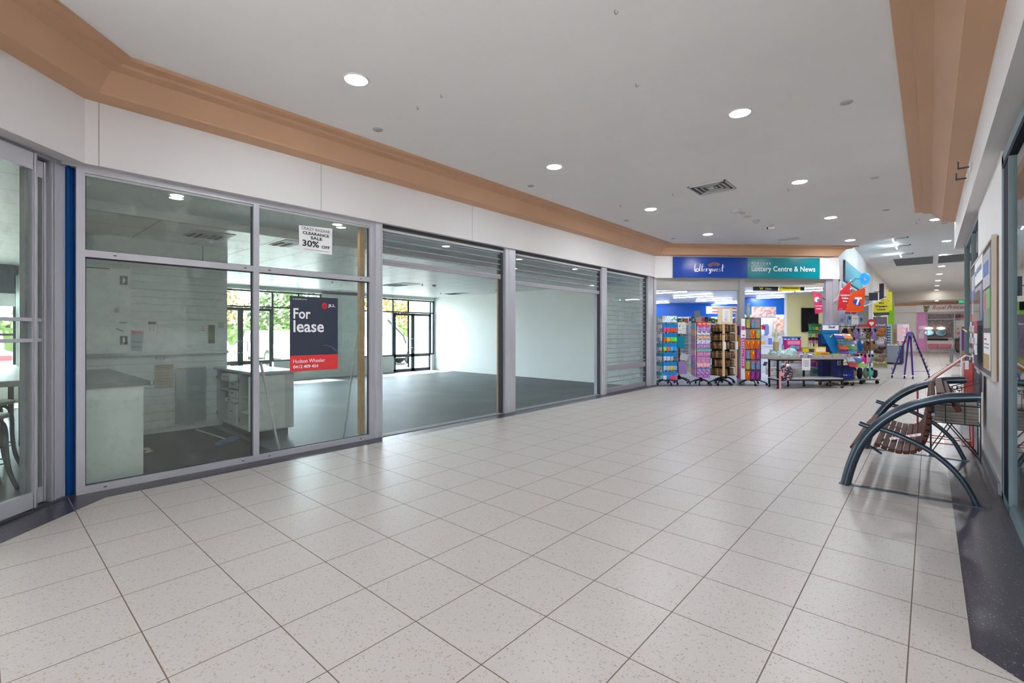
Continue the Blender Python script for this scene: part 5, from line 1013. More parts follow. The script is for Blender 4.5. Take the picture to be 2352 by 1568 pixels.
# ================================================================ FURTHER ALONG THE MALL
t = thing('pull_up_banner', 'plum and olive pull-up banner standing past the slipper rack', 'banner', (-1.47, 20.7, 0)); MB().box(0, 0, .03, .38, .01, 1.77).build('banner_sheet', M('banner_plum', '6e5b6b', .5), t); MB().box(0, -.002, .04, .38, 0, .48).build('olive_panel', M('banner_olive', '8a7f3c', .5), t); MB().box(-.02, -.06, 0, .4, .06, .04).build('foot', ALUD, t)
text('na Yourself', (.07, 1.46, .33, 1.52), PAPER, t, y=-.003, bold=.02); b = MB(); [b.box(.03, -.004, .4-.04*k, .3, -.002, .412-.04*k) for k in range(3)]; b.build('fine_print', M('print_olive', 'cfc79a'), t); MB().tube([(.26, -.004, 1.1), (.32, -.004, .95), (.28, -.004, .75), (.18, -.004, .65)], .006, 4).build('blue_curve', M('curve_blue', '6a6fae'), t)
t = thing('juice_kiosk', 'grey-fronted kiosk counter with a see-through display and coloured goods on top', 'kiosk', (-1.30, 23.3, 0)); MB().box(0, 0, .07, .44, .9, .73).build('counter_front', M('kiosk_grey', '8d97a5', .4), t); MB().box(.44, .02, .05, .56, .9, .73).build('navy_side', EN, t); MB().box(.02, .03, 0, .5, .8, .07).build('plinth', RB, t)
MB().box(-.02, -.02, .73, .58, .92, .75).build('worktop', PAPER, t)
b = MB(); random.seed(4)
for k in range(9):
    c = MB().box(0, 0, 0, .05, .05, .02+.02*random.random()).build('sweet_packet', M('sweet_%d' % (k % 4), ['d9425a', 'e8e0d0', '3f7fc4', 'e9a92f'][k % 4])); c.location = (-1.29+.062*k, 23.31, .75); tag(c, 'small coloured packet in the row along the kiosk top, %s from the left' % ORD[k], 'packet', 'packets on the kiosk')
t = thing('sunglasses_stand', 'pale blue stand holding a column of dark sunglasses on the kiosk', 'display stand', (-1.26, 23.5, .75)); MB().box(0, 0, 0, .17, .08, .79).build('stand_body', M('stand_pale', 'a9c4d9', .3), t)
for k in range(7): MB().ball((.04, -.01, .07+.1*k), (.035, .02, .03), n=8).ball((.105, -.01, .07+.1*k), (.02, .02, .03), n=8).build('sunglasses', INK, t)
t = thing('glass_display', 'grey framed display with an orange picture beside the sunglasses stand', 'display case', (-1.06, 23.55, .75)); MB().box(0, 0, 0, .12, .1, .78).build('case_frame', M('case_grey', '9a9a98', .4), t); MB().box(.01, -.004, .5, .11, 0, .6).build('orange_picture', M('pic_orange', 'c8743a'), t); MB().box(.01, -.004, .05, .11, 0, .48).build('shelf_goods', M('pic_brown', '8a6a5f'), t)
t = thing('writing_board', 'framed white board with pink writing behind the kiosk', 'notice board', (-1.16, 28, .74)); MB().box(-.01, 0, -.01, .48, .02, .86).build('frame', ALUD, t); MB().box(0, -.004, 0, .47, 0, .85).build('board', M('board_pinkwhite', 'ecdfe8', .4), t)
b = MB(); [b.box(.03, -.007, .78-.07*i, .12+.2*((i*7) % 3)/3+.1, -.005, .80-.07*i) for i in range(10)]; b.box(.35, -.007, .05, .42, -.005, .7); b.build('pink_writing', M('writing_pink', 'e08ab5'), t)
for k in range(3): MB().box(.05+.14*k, -.008, .02, .12+.14*k, -.005, .08).build('pink_badge', M('badge_pink', 'e0307f'), t)
MB().box(.05, 0, -.74, .08, .02, 0).box(.38, 0, -.74, .41, .02, 0).build('legs', ALUD, t)
# green shop and dark projecting signs on the left wall
t = thing('shop_portal', 'lime green shopfront surround on the left side of the mall', 'shopfront', (-1.60, 24.0, 0)); MB().box(-.0, 0, 0, .12, .3, 2.3).box(0, 0, 2.0, .35, .3, 2.3).box(.3, 1.2, 0, .5, 1.4, 2.35).build('green_surround', M('lime_green', '7fb81f', .4), t)
for k, (x, y, z0, z1, w_, c, lb) in enumerate([(-1.60, 20.8, 2.35, 2.62, .25, '191a2e', 'dark navy box sign low on the left wall above the orange flag'), (-1.45, 23.0, 2.45, 3.1, .14, '20233a', 'tall dark navy projecting sign past the bubble sign'), (-1.22, 24.2, 2.1, 2.85, .10, 'e0e010', 'bright yellow projecting sign behind the yellow flag'), (-1.33, 24.8, 2.35, 3.0, .07, 'f0ee40', 'thin yellow and white projecting sign behind the yellow flag')]):
    t = thing('projecting_sign', lb, 'sign', (x, y, z0)); MB().box(0, 0, 0, w_, .08, z1-z0).build('sign_box', M('sign_'+c, c, .3), t); MB().box(-.2, .02, (z1-z0)*.5, 0, .05, (z1-z0)*.5+.03).build('bracket', DARK, t)
# purple brochure frame
PUR = M('purple_metal', '43208a', .35)
t = thing('brochure_stand', 'purple A-shaped brochure frame on casters in the middle of the mall', 'display stand', (-.39, 16.55, 0)); b = MB()
b.box(-.05, -.06, 1.14, .05, .06, 1.25); b.build('top_joint', PUR, t)
for x, y in ((-.37, -.1), (-.11, -.12), (.06, -.14), (.38, .3)):
    MB().tube([(x*.12, y*.2, 1.22), (x, y, .09)], .02, 6).build('leg', PUR, t); MB().cyl((x-.018, y, .042), (x+.018, y, .042), .042, 12).box(x-.024, y-.014, .04, x+.024, y+.014, .09, 1).build('caster', [RB, CHROME], t)
b = MB(); b.tube([(-.37, -.1, .2), (-.2, -.1, .17), (-.11, -.12, .19)], .005, 4); b.tube([(.06, -.14, .2), (.38, .3, .2)], .005, 4); b.build('tie_wires', CHROME, t)
for k in range(11):
    f = k/11; x = .03+.36*f; z = 1.12-1.0*f; c = MB().box(0, -.15, 0, .012, .15, .12, 0, Matrix.Rotation(.25, 4, 'Y')).build('brochure', M('broch_%d' % (k % 4), ['6b7a6a', '8a4a52', '7f93ad', '4a4f5a'][k % 4], .5)); c.location = (-.39+x, 16.6+.15*f, z-.06); tag(c, 'brochure in the right hand ladder of the purple frame, %s from the top' % (ORD[k] if k < 10 else 'last'), 'brochure', 'brochures on the purple frame')
for k in range(7):
    f = k/7; x = -.06-.32*f; z = 1.1-1.0*f; c = MB().box(-.012, -.15, 0, 0, .15, .1, 0, Matrix.Rotation(-.25, 4, 'Y')).build('brochure', M('broch_%d' % (k % 4), ['6b7a6a', '8a4a52', '7f93ad', '4a4f5a'][k % 4], .5)); c.location = (-.39+x-.02, 16.5, z-.06); tag(c, 'brochure in the left hand ladder of the purple frame, %s from the top' % ORD[k], 'brochure', 'brochures on the purple frame')
# far pink shop
t = thing('pink_wall_cladding', 'tall pink panel with pinned papers beside the far shop window', 'wall panel', (-.60, 39.17, .08)); MB().box(0, 0, 0, .46, .03, 2.33).build('panel', M('panel_pink', 'ef9fd8', .5), t)
for x, z, w_, h_ in ((.1, 1.33, .26, .2), (.15, 1.1, .16, .14), (.09, .75, .26, .33)): MB().box(x, -.006, z, x+w_, -.002, z+h_).build('pinned_paper', PAPER, t)
t = thing('far_shop_sign', 'white sign with flowing red Royal Princess lettering at the far end of the mall', 'sign', (-.61, 39.1, 2.46)); MB().box(0, 0, 0, 5, .06, .46).build('sign_board', PAPER, t); MB().box(0, -.01, .46, 5, .05, .48).box(0, -.01, -.03, 5, .05, 0).build('pink_edge', M('edge_pink', 'b86a90', .5), t)
text('Royal Princess', (.73, .09, 2.34, .40), M('script_red', 'c0304a', .5), t, y=-.01, shear=.45, bold=.0)
MB().ball((.45, -.01, .22), (.11, .02, .17), n=10).ball((.36, -.012, .36), (.05, .02, .07), n=8).ball((.56, -.012, .33), (.05, .02, .1), n=8).build('flower_emblem', M('emblem_olive', '8f9a5a'), t); MB().ball((.44, -.03, .08), (.1, .01, .05), n=8).ball((.45, -.03, .3), (.05, .01, .06), n=8).build('emblem_red', M('emblem_red', '9a4a4a'), t)
t = thing('window_7', '', '', (-.13, 39.1, 0), 0, kind='structure'); b = MB(); [b.box(x, -.02, 0, x+.04, .02, 2.42) for x in (0, 1.25, 2.6, 4.2)]; b.box(0, -.02, 2.38, 4.2, .02, 2.42); b.box(0, -.02, 2.0, 4.2, .02, 2.04); b.build('window_frame', ALU, t)
GLIT = ramp_mat('glitter_wall', [(0, '756a6e'), (.5, '8a7f84'), (.75, 'a59a9c'), (.93, 'd6cfd0')], 30, .6)
MB().box(-.13, 39.16, .9, 1.4, 39.2, 2.3).build('x', GLIT); bpy.data.objects['x'].name = 'wall_glitter'; bpy.data.objects['wall_glitter']['kind'] = 'structure'
MB().box(1.1, 39.14, .9, 4, 39.18, 1.95).build('wall_panel', PAPER)['kind'] = 'structure'
text('4280', (1.3, 2.12, 1.72, 2.26), M('number_red', 'c0205a', .5), t, bold=.04)
for k, x in enumerate((-.02, .52)):
    m = thing('oval_mirror', ['oval mirror in the far shop, cut off by the window edge', 'oval mirror with silver frame in the middle of the far shop window'][k], 'mirror', (x, 39.1, 1.2)); b = MB(); b.tube([(.22*math.cos(a), 0, .17*math.sin(a)) for a in [2*PI*i/24 for i in range(24)]], .028, 6, close=True); b.build('mirror_frame', CHROME, m); MB().prism([(.21*math.cos(a), .16*math.sin(a)) for a in [2*PI*i/24 for i in range(24)]], -.002, .004, axis='y').build('mirror_glass', M('mirror_dark', '4f6f78', .1, .6), m)
    l = thing('vanity_light', ['glowing vanity lamp above the left oval mirror', 'glowing vanity lamp above the middle oval mirror'][k], 'wall light', (x, 39.08, 1.47)); MB().ball((0, 0, 0), (.2, .06, .065), n=14).build('lamp_shade', M('vanity_glow', 'fff2dd', emis=2.5, ecol='fff0d8'), l)
    c = thing('pink_chair', ['left quilted pink chair in front of the far mirrors', 'right quilted pink chair in front of the far mirrors'][k], 'chair', (.17+.56*k, 38.72, 0)); MB().box(-.26, -.1, .28, .26, .1, .52).build('quilted_back', ramp_mat('quilted_pink', [(0, 'e28aa8'), (.5, 'db7f9f'), (.8, 'cf7093')], 12, .5), c, bev=.04); MB().box(-.24, -.08, .24, .24, .2, .3).build('seat', M('chair_seat_pink', 'd27a98'), c)
    for sx in (-.2, .2): MB().tube([(sx, 0, .25), (sx, 0, .02), (sx*.6, 0, .01)], .015, 5).build('leg', CHROME, c)
t = thing('vanity_bench', 'cream bench counter with a black shelf under the far mirrors', 'counter', (-.1, 39.0, 0)); MB().box(0, 0, 0, 1.2, .12, .72).build('counter_body', CREAM, t); MB().box(0, -.03, .72, .95, .14, .84).build('black_shelf', INK, t)
t = thing('flower_arrangement', 'vase of pink lilies on a small cabinet in the far shop', 'flowers', (1.4, 38.95, .82)); b = MB(); random.seed(8); [b.ball((random.uniform(-.18, .2), random.uniform(-.06, .06), .42+random.uniform(-.14, .2)), .055, n=6) for _ in range(12)]; b.build('pink_lilies', M('lily_pink', 'd98a92', .6), t); MB().lathe([(.05, 0), (.07, .1), (.03, .25)], n=8).build('vase', M('vase_green', '7f9a5f'), t)
t = thing('small_cabinet', 'dark slatted cabinet under the lilies in the far shop', 'cabinet', (1.15, 38.9, .12)); MB().box(0, 0, 0, .5, .3, .66).box(-.02, -.02, .66, .52, .32, .7).build('cabinet_body', M('cabinet_brown', '4f3c36', .5), t); b = MB(); [b.box(.04, -.008, .06+.07*i, .46, 0, .09+.07*i) for i in range(8)]; b.build('slats', M('slat_brown', '8a7466'), t); MB().box(.02, .02, -.12, .06, .06, 0).box(.44, .02, -.12, .48, .06, 0).build('legs', RB, t)
t = thing('exit_sign', 'small green exit sign with a white arrow hanging before the far shop', 'exit sign', (1.25, 37.0, 2.88)); MB().box(0, 0, 0, .3, .04, .17).build('sign_box', M('exit_green', '12a06f', .4, emis=.7, ecol='12a06f'), t); MB().prism([(.04, .085), (.1, .14), (.1, .105), (.19, .105), (.19, .065), (.1, .065), (.1, .03)], -.004, -.001, axis='y').build('arrow', PAPER, t); MB().box(.3, 0, 0, .55, .04, .17).build('figure_panel', M('exit_pale', 'bfe3ef', .4, emis=.6, ecol='bfe3ef'), t); MB().box(.2, .01, .17, .22, .03, .3).build('hanger', ALUD, t)
t = thing('a_frame_sign', 'grey metal A-frame sign board on the floor near the far shop', 'sign', (.63, 25.6, 0)); MB().tube([(0, 0, .0), (.06, 0, .72), (.28, 0, .02), (.02, 0, .02)], .022, 6).tube([(0, .4, 0), (.06, .4, .72), (.28, .4, .02)], .018, 6).build('frame', ALUD, t); MB().box(-.03, -.01, .05, .06, .4, .6, 0, Matrix.Rotation(.06, 4, 'Y')).build('board', M('aframe_dark', '6a6f78', .4), t)
t = thing('purple_totem', 'purple and tan upright banner beside the glass on the right of the mall', 'banner', (.91, 26, 0)); MB().box(0, 0, .02, .05, .1, 1.5).build('side_frame', ALUD, t); MB().box(.05, .01, .5, .4, .05, 1.45).build('purple_sheet', M('totem_purple', '6a1f78', .4), t); MB().box(.05, .01, .08, .4, .05, .5).build('tan_sheet', M('totem_tan', 'a8824f', .4), t); MB().cyl((.2, .0, .93), (.2, -.01, .93), .07, 16).build('white_dot', PAPER, t)
# ================================================================ RIGHT SIDE: glass, notice board, bench, newspaper stands
GD = M('dark_window_frame', '1d2230', .75, spec=.15); GD2 = M('grey_window_frame', '76868c', .7, spec=.2)
t = thing('window_8', '', '', (.41, 0, 0), 0, kind='structure')
b = MB(); b.box(0, 5.04, 0, .06, 5.14, 2.56); b.box(0, 4.70, .0, .05, 4.74, 2.5); b.box(0, 2.6, 2.50, .06, 5.14, 2.58); b.box(0, 2.6, 0, .06, 5.14, .05); b.box(.01, 2.6, .05, .04, 4.66, .075)
b.build('window_frame', GD2, t); MB().box(.004, 4.74, .05, .05, 5.04, 2.5).box(-.002, 2.6, 2.46, .05, 5.07, 2.5).build('inner_frame', GD, t)
MB().box(.02, 2.6, .05, .026, 5.05, 2.5).build('window_pane', GLASSD, t)
t = thing('window_9', '', '', (.41, 0, 0), 0, kind='structure')
b = MB(); b.box(-.01, 9.96, 0, .05, 10.03, 2.58); b.box(0, 7.45, 2.52, .05, 10, 2.58); b.box(0, 8.5, 0, .05, 8.56, 2.55); b.box(0, 7.45, 0, .05, 10, .05); b.box(.0, 10.0, 0, 2.4, 10.05, .05); b.box(0, 10.0, 2.5, 2.4, 10.05, 2.58); b.box(2.3, 9.98, 0, 2.4, 10.06, 2.58)
b.build('window_frame', GD2, t); MB().box(.035, 9.94, .05, .06, 9.97, 2.5).box(-.002, 7.45, .05, .04, 7.48, 2.5).box(-.002, 8.56, .05, .04, 8.6, 2.5).build('inner_frame', GD, t)
MB().box(.02, 7.46, .05, .026, 10.0, 2.52).box(.05, 10.02, .05, 2.3, 10.026, 2.5).build('window_pane', glass('corner_glass', 'dfe9ea', 1.45), t)
t = thing('flag_holder', 'pair of white wall plates with dark rods fixed to the right fascia', 'bracket', (.305, 6.5, 2.88))
for y, z in ((0, 0), (.45, 0)): 
    MB().lathe([(0, 0), (.045, 0), (.045, .01), (0, .01)], (-.01, y, z), 14, axis='x').build('wall_plate', PAPER, t); MB().cyl((-.01, y, z), (-.09, y, z), .008, 6).cyl((-.09, y, z-.01), (-.09, y, z+.07), .006, 6).build('rod', DARK, t)
# notice board
t = thing('notice_board', 'large community notice board in a pale wooden frame on the right pillar', 'notice board', (.41, 7.93, .87), ROT_R)
MB().box(0, -.025, 0, 2.5, 0, 1.13).build('backing', M('board_grey', '5b5b66', .7), t); MB().box(2.5, -.036, -.02, 2.54, 0, 1.16).box(0, -.036, 1.13, 2.5, 0, 1.15).box(0, -.036, -.02, 2.5, 0, 0).build('frame', M('frame_pale', 'bdb4a6', .5), t); MB().box(2.54, -.008, -.015, 2.60, 0, 1.14).build('shadow_gap_strip', M('shadow_gap_brown', '6b4a3e', .6), t)  # brown strip paints the shadow gap beside the board frame
ACR = glass('acrylic', 'eef4f6', 1.45)
def brd(name, lb, y1, z0, y0, z1, m, d=.02, cat='poster', sub=None):
    t = thing(name, lb, cat, (.384, y1, z0), ROT_R); w_, h_ = y1-y0, z1-z0
    MB().box(0, -.006, 0, w_, 0, h_).build('sheet', m, t)
    for s_ in (sub or []): MB().box(s_[0]*w_, -.009, s_[1]*h_, s_[2]*w_, -.006, s_[3]*h_).build(s_[5], s_[4], t)
    return t
BL = M('holder_blue', '3f62b8', .4); GYP = M('poster_silver', 'aeb2ba', .3); CRL = M('poster_coral', 'd9654f', .5)
brd('grey_poster', 'grey poster with a blue label at the top right of the notice board', 6.3, 1.64, 5.62, 1.96, GYP, sub=[(.15, .35, .8, .72, BL, 'blue_label')])
brd('title_sheet', 'white sheet with a dark heading at the top middle of the notice board', 7.35, 1.75, 6.35, 2.0, PAPER, sub=[(.3, .45, .9, .65, M('typed_grey', '8b8fa6'), 'heading'), (.1, .4, .2, .6, BL, 'crest')])
brd('grey_poster', 'grey poster with a blue label on the far left of the notice board', 7.9, 1.45, 7.4, 1.9, GYP, sub=[(.2, .3, .85, .6, BL, 'blue_label')])
t = brd('daffodil_poster', 'poster of yellow daffodils in an acrylic pocket on the notice board', 7.3, 1.36, 6.45, 1.72, M('poster_lilac', '9f9fb8', .4)); b = MB(); random.seed(6); [b.ball((.2+.5*random.random(), -.012, .08+.22*random.random()), (.06, .006, .035), n=7) for _ in range(6)]; b.build('daffodils', M('daffodil', 'e6dc2a', .5), t); MB().ball((.3, -.013, .05), (.07, .006, .04), n=7).ball((.6, -.013, .05), (.07, .006, .04), n=7).build('white_blooms', PAPER, t); MB().box(0, -.022, 0, .85, -.018, .3).build('acrylic_pocket', ACR, t)
brd('green_leaflet', 'green and pink leaflet above the grey holder on the notice board', 6.2, 1.28, 5.62, 1.62, M('leaf_green', '6fae5a', .4), sub=[(.0, .5, .35, .95, M('leaf_pink', 'b86a82'), 'pink_panel'), (.1, .0, .95, .5, M('leaf_grey', '8a8d86'), 'grey_panel')])
brd('coral_poster', 'coral orange poster at the left edge of the notice board', 7.9, 1.2, 7.42, 1.44, CRL, sub=[(.2, .2, .7, .26, PAPER, 'script_line'), (.25, .35, .8, .41, PAPER, 'script_line')])
brd('flyer', 'white flyer with small print at the lower right of the notice board', 6.2, .92, 5.62, 1.24, PAPER, sub=[(.15, .8, .5, .85, RED, 'red_title'), (.15, .68, .9, .71, M('typed_grey', '8b8fa6'), 'text_line'), (.15, .58, .9, .61, M('typed_grey', '8b8fa6'), 'text_line'), (.05, .02, .95, .42, M('flyer_picture', 'b79a6a'), 'picture')])
brd('blue_leaflet', 'dark blue-grey leaflet at the lower left of the notice board', 7.9, .9, 7.42, 1.17, M('leaflet_slate', '5f6f8c'), sub=[(.2, .3, .8, .6, BL, 'blue_label')])
for r, z in enumerate((1.25, 1.13, 1.02, .92)):
    for c in range(3):
        t = thing('brochure', 'curled brochure in the middle pockets of the notice board, %s row, %s from the left' % (ORD[r], ORD[c]), 'brochure', (.384, 7.2-.27*c, z), ROT_R, 'brochures on the notice board')
        q = (r*3+c) % 5; MB().box(.0, -.05, 0, .2, -.035, .105).build('cover', M('bro_%d' % q, ['e9e9ee', '3a3a55', 'b0405a', 'dfe3ea', '5a4a78'][q], .4), t); MB().box(0, -.058, 0, .21, -.055, .06).build('acrylic_pocket', ACR, t)
b = MB(); b.tube([(0, -.08, 0), (-.3, -.1, .03)], .006, 5); t = thing('yellow_pen', 'yellow pencil sticking out of the notice board pockets', 'pencil', (.38, 7.0, 1.25), ROT_R); b.build('pencil', YW, t)
t = thing('hanging_leaflets', 'bunch of thin leaflets hanging below the notice board', 'leaflet', (.39, 6.75, .66), ROT_R); MB().box(0, -.03, 0, .25, 0, .2).build('leaflet', M('leaflet_lilac', 'b7a7c4', .5), t); MB().box(-.02, -.04, -.34, .27, -.03, .0).build('dark_pocket', M('pocket_slate', '3c4450', .5), t)

# ---- bench
MT = M('bench_metal', '36434e', .28, .35, noise=.08, nscale=10); SLT = M('bench_slat', '54291e', .6, spec=.2, noise=.35, nscale=18)
t = thing('bench', 'mall bench with dark grey metal arches and curved brown timber slats', 'bench', (-.12, 5.53, 0))
def spl(p, n=4):
    out = []
    P_ = [p[0]]+list(p)+[p[-1]]
    for i in range(1, len(P_)-2):
        for k in range(n):
            u = k/n; a, b_, c, d = P_[i-1], P_[i], P_[i+1], P_[i+2]
            out.append(tuple(.5*((2*b_[j])+(-a[j]+c[j])*u+(2*a[j]-5*b_[j]+4*c[j]-d[j])*u*u+(-a[j]+3*b_[j]-3*c[j]+d[j])*u**3) for j in range(len(b_))))
    out.append(p[-1]); return out
ARM = [(-.517, 0), (-.478, .17), (-.425, .325), (-.345, .465), (-.24, .585), (-.11, .68), (.02, .738), (.10, .764), (.15, .772)]
LEG = [(-.425, .512), (-.37, .495), (-.30, .485), (-.21, .462), (-.10, .415), (0, .36), (.10, .275), (.185, .165), (.255, .01)]
for k, y in enumerate((4.72, 6.34)):
    Y = y-5.53
    MB().tube([(x+.12, Y, z) for x, z in spl(ARM)], .036, 14, rv=1.3, skew=1.35).build('arm_arch', MT, t)
    MB().tube([(x+.12, Y, z) for x, z in spl(LEG)], .019, 10).build('leg_arch', MT, t)
    MB().box(-.56+.12, Y-.022, 0, .29+.12, Y+.022, .008).build('floor_bar', MT, t)
    MB().cyl((-.32+.12, Y, .485), (-.30+.12, Y, .485), .03, 10).build('joint_plate', MT, t)
SP = [(-.47, .30), (-.415, .365), (-.315, .338), (-.272, .322), (-.228, .310), (-.182, .304), (-.137, .307), (-.095, .318), (-.060, .345), (-.04, .385), (-.028, .43), (-.02, .475), (-.013, .52), (-.008, .566), (-.004, .612), (.0, .66), (.012, .735), (.065, .775), (.118, .745), (.155, .68)]
for k, (x, z) in enumerate(SP):
    a = SP[max(0, k-1)]; c = SP[min(len(SP)-1, k+1)]; an = math.atan2(c[1]-a[1], c[0]-a[0])
    if k in (0, 1): an = .9 if k == 0 else .2
    if k == 16: an = 1.2
    if k == 17: an = .05
    if k >= 18: an = -1.1
    big = k < 2 or k > 15
    MB().cbox(x+.12, 0, z, .05 if big else .038, 1.46, .036 if big else .028, 0, (0, -an, 0)).build('slat', SLT, t, bev=.004)
for Y in (-.55, .55):
    MB().tube([(x+.12+.02*(1 if k > 8 else 0), Y, z-(.02 if k < 10 else .0)) for k, (x, z) in enumerate(spl(SP[2:17], 2))], .006, 6).build('support_strap', MT, t)
MB().tube([(.02+.12, -.72, .62), (.02+.12, .72, .62)], .013, 8).build('cross_rod', MT, t); MB().tube([(-.33+.12, -.70, .31), (-.33+.12, .70, .31)], .013, 8).build('cross_rod', MT, t); MB().tube([(-.36+.12, -.81, .34), (-.30+.12, -.60, .25)], .009, 6).build('stub', MT, t)
t = thing('bench_notice', 'red and white notice strip taped across the bench seat', 'notice', (-.20, 5.2, .325), math.radians(15)); T = Matrix.Rotation(-.28, 4, 'Y')
MB().box(-.14, -.04, 0.02, .17, .04, .022, 0, T).build('strip', PAPER, t); b = MB(); random.seed(12)
for r in range(2):
    for k in range(7): b.box(-.08+.033*k, -.025+.026*r, .0225, -.06+.033*k, -.010+.026*r, .0232, 0, T)
b.build('red_lettering', M('notice_red', 'd93a48'), t)
# ---- black newspaper stand with papers
BW = M('black_wire', '15161a', .4)
t = thing('newspaper_stand', 'folding black wire newspaper stand behind the bench', 'newspaper stand', (.19, 6.57, 0)); b = MB(); x0, x1, y0, y1 = -.18, .18, -.165, .165
for z in (.34, .52): b.tube([(x0, y0, z), (x1, y0, z), (x1, y1, z), (x0, y1, z)], .005, 5, close=True)
for i in range(5):
    x = x0+(x1-x0)*i/4; b.cyl((x, y0, .34), (x, y1, .34), .003, 4)
for x in (-.07, .07): b.tube([(x, y0, .34), (x, y0, .55), (x, y0-.01, .56)], .0035, 4)
b.cyl((x0, y0, .34), (x0, y0, .52), .004, 4); b.cyl((x1, y0, .34), (x1, y0, .52), .004, 4); b.build('wire_basket', BW, t)
for y in (y0, y1):
    MB().tube([(x0, y, 0), (x0, y, .34)], .008, 6).tube([(x0, y, .02), (-.02, y, .34)], .005, 5).tube([(x1, y, 0), (-.06, y, .34)], .006, 5).tube([(x1, y, .0), (x1, y, .34)], .006, 5).build('leg_frame', BW, t)
MB().tube([(x1, y0, .52), (x1, y0, .86), (x1, y1, .86), (x1, y1, .52)], .005, 5).tube([(x1, y0, .80), (-.13, y0, .66)], .004, 4).tube([(x1, y0, .76), (-.13, y0, .62)], .004, 4).build('back_hoop', BW, t)
MB().tube([(.0+.02*math.cos(a), y0, .70+.02*math.sin(a)) for a in [2*PI*i/12 for i in range(12)]], .004, 4, close=True).tube([(.03+.02*math.cos(a), y0, .69+.02*math.sin(a)) for a in [2*PI*i/12 for i in range(12)]], .004, 4, close=True).cyl((0, y0, .52), (0, y0, .69), .003, 4).cyl((.03, y0, .52), (.03, y0, .68), .003, 4).build('wire_loops', BW, t)
MB().box(.165, -.16, .56, .18, .16, .84).build('back_pocket', M('pocket_slate', '3c4450'), t)
NP = [M('newsprint_%d' % i, c, .85, noise=.25, nscale=30) for i, c in enumerate(['a59d94', '958d85', 'b3aca3', '8c847c'])]
random.seed(14); z = .345
for k in range(13):
    h = .012+.006*random.random(); dx, dy = random.uniform(-.008, .008), random.uniform(-.01, .01)
    c = thing('newspaper', 'folded newspaper in the pile on the black wire stand, %s from the bottom' % (['first', 'second', 'third', 'fourth', 'fifth', 'sixth', 'seventh', 'eighth', 'ninth', 'tenth', 'eleventh', 'twelfth', 'topmost'][k]), 'newspaper', (.19+dx, 6.57+dy*.5, z), random.uniform(-.02, .02), 'newspapers piled on the wire stand')
    q = MB(); n = 9
    for i in range(n):
        xa, xb = -.165+.33*i/n, -.165+.33*(i+1)/n; wob = lambda x: .002*math.sin(x*30+k)
        q.add([(xa, -.15, wob(xa)), (xb, -.15, wob(xb)), (xb, .15, wob(xb)), (xa, .15, wob(xa)), (xa, -.15, h+wob(xa)), (xb, -.15, h+wob(xb)), (xb, .15, h+wob(xb)), (xa, .15, h+wob(xa))], [(0, 1, 5, 4), (3, 7, 6, 2), (4, 5, 6, 7), (0, 3, 2, 1)]+([(0, 4, 7, 3)] if i == 0 else [])+([(1, 2, 6, 5)] if i == n-1 else []))
    q.build('folded_pages', NP[k % 4], c); z += h+.001
# ---- red wire stand
RW = M('red_wire', 'b5302f', .4)
t = thing('red_wire_stand', 'red wire newspaper stand with a sloping white-edged top against the right pillar', 'newspaper stand', (.12, 7.06, 0)); b = MB(); x0, x1 = -.22, .22
for y in (-.25, -.19):
    b.tube([(x0, y, .04), (x0, y, .60), (x0+.02, y, .63), (x1-.06, y, .985), (x1-.02, y, 1.0), (x1, y, .96), (x1, y, .04)], .006, 6)
b.tube([(x0, .2, .04), (x0, .2, .63), (x1-.04, .2, 1.0), (x1, .2, .04)], .006, 6); b.tube([(x0, -.25, .06), (x1, -.25, .06), (x1, .2, .06), (x0, .2, .06)], .006, 6, close=True); b.tube([(x0, -.25, .11), (x1, -.25, .11)], .005, 5); b.cyl((x0, -.25, .63), (x0, .2, .63), .005, 5); b.cyl((x1-.04, -.25, 1.0), (x1-.04, .2, 1.0), .005, 5)
for k in range(4):
    y = -.12+.09*k; b.tube([(-.05+.02*k, y, .55)]+[(.05+.02*k+.11*math.cos(a), y, .68+.07*math.sin(a)) for a in [PI-PI*i/10 for i in range(11)]]+[(.16+.02*k, y, .3)], .005, 5)
b.build('wire_frame', RW, t); MB().box(x1-.075, -.262, .3, x1-.01, -.25, .93).build('red_panel', M('panel_red', 'bf3b38', .45), t); MB().box(x1-.065, -.268, .86, x1-.035, -.262, .95).build('small_card', PAPER, t)
MB().tube([(x0-.005, -.275, .64), (x1-.06, -.275, 1.005), (x1, -.275, .99)], .007, 6).tube([(x1-.09, -.275, .06), (x1-.09, -.275, .98)], .007, 6).build('white_edge', PAPER, t)
for x in (x0, x1):
    MB().cyl((x, -.25, .022), (x, -.235, .022), .022, 10).build('foot', RW, t); MB().cyl((x, .2, .022), (x, .185, .022), .022, 10).build('foot', RW, t)
# shop behind the right glass: dim counter
t = thing('counter_block', 'dim grey counter in the shop behind the right hand glass', 'counter', (2.2, 4.5, 0)); MB().box(0, 0, 0, .7, 3.5, .85).build('counter_body', M('dim_counter', '6a6d70', .5), t); MB().box(-.03, -.03, .85, .73, 3.53, .89).build('counter_top', M('dim_top', '8a8d8f', .3), t)

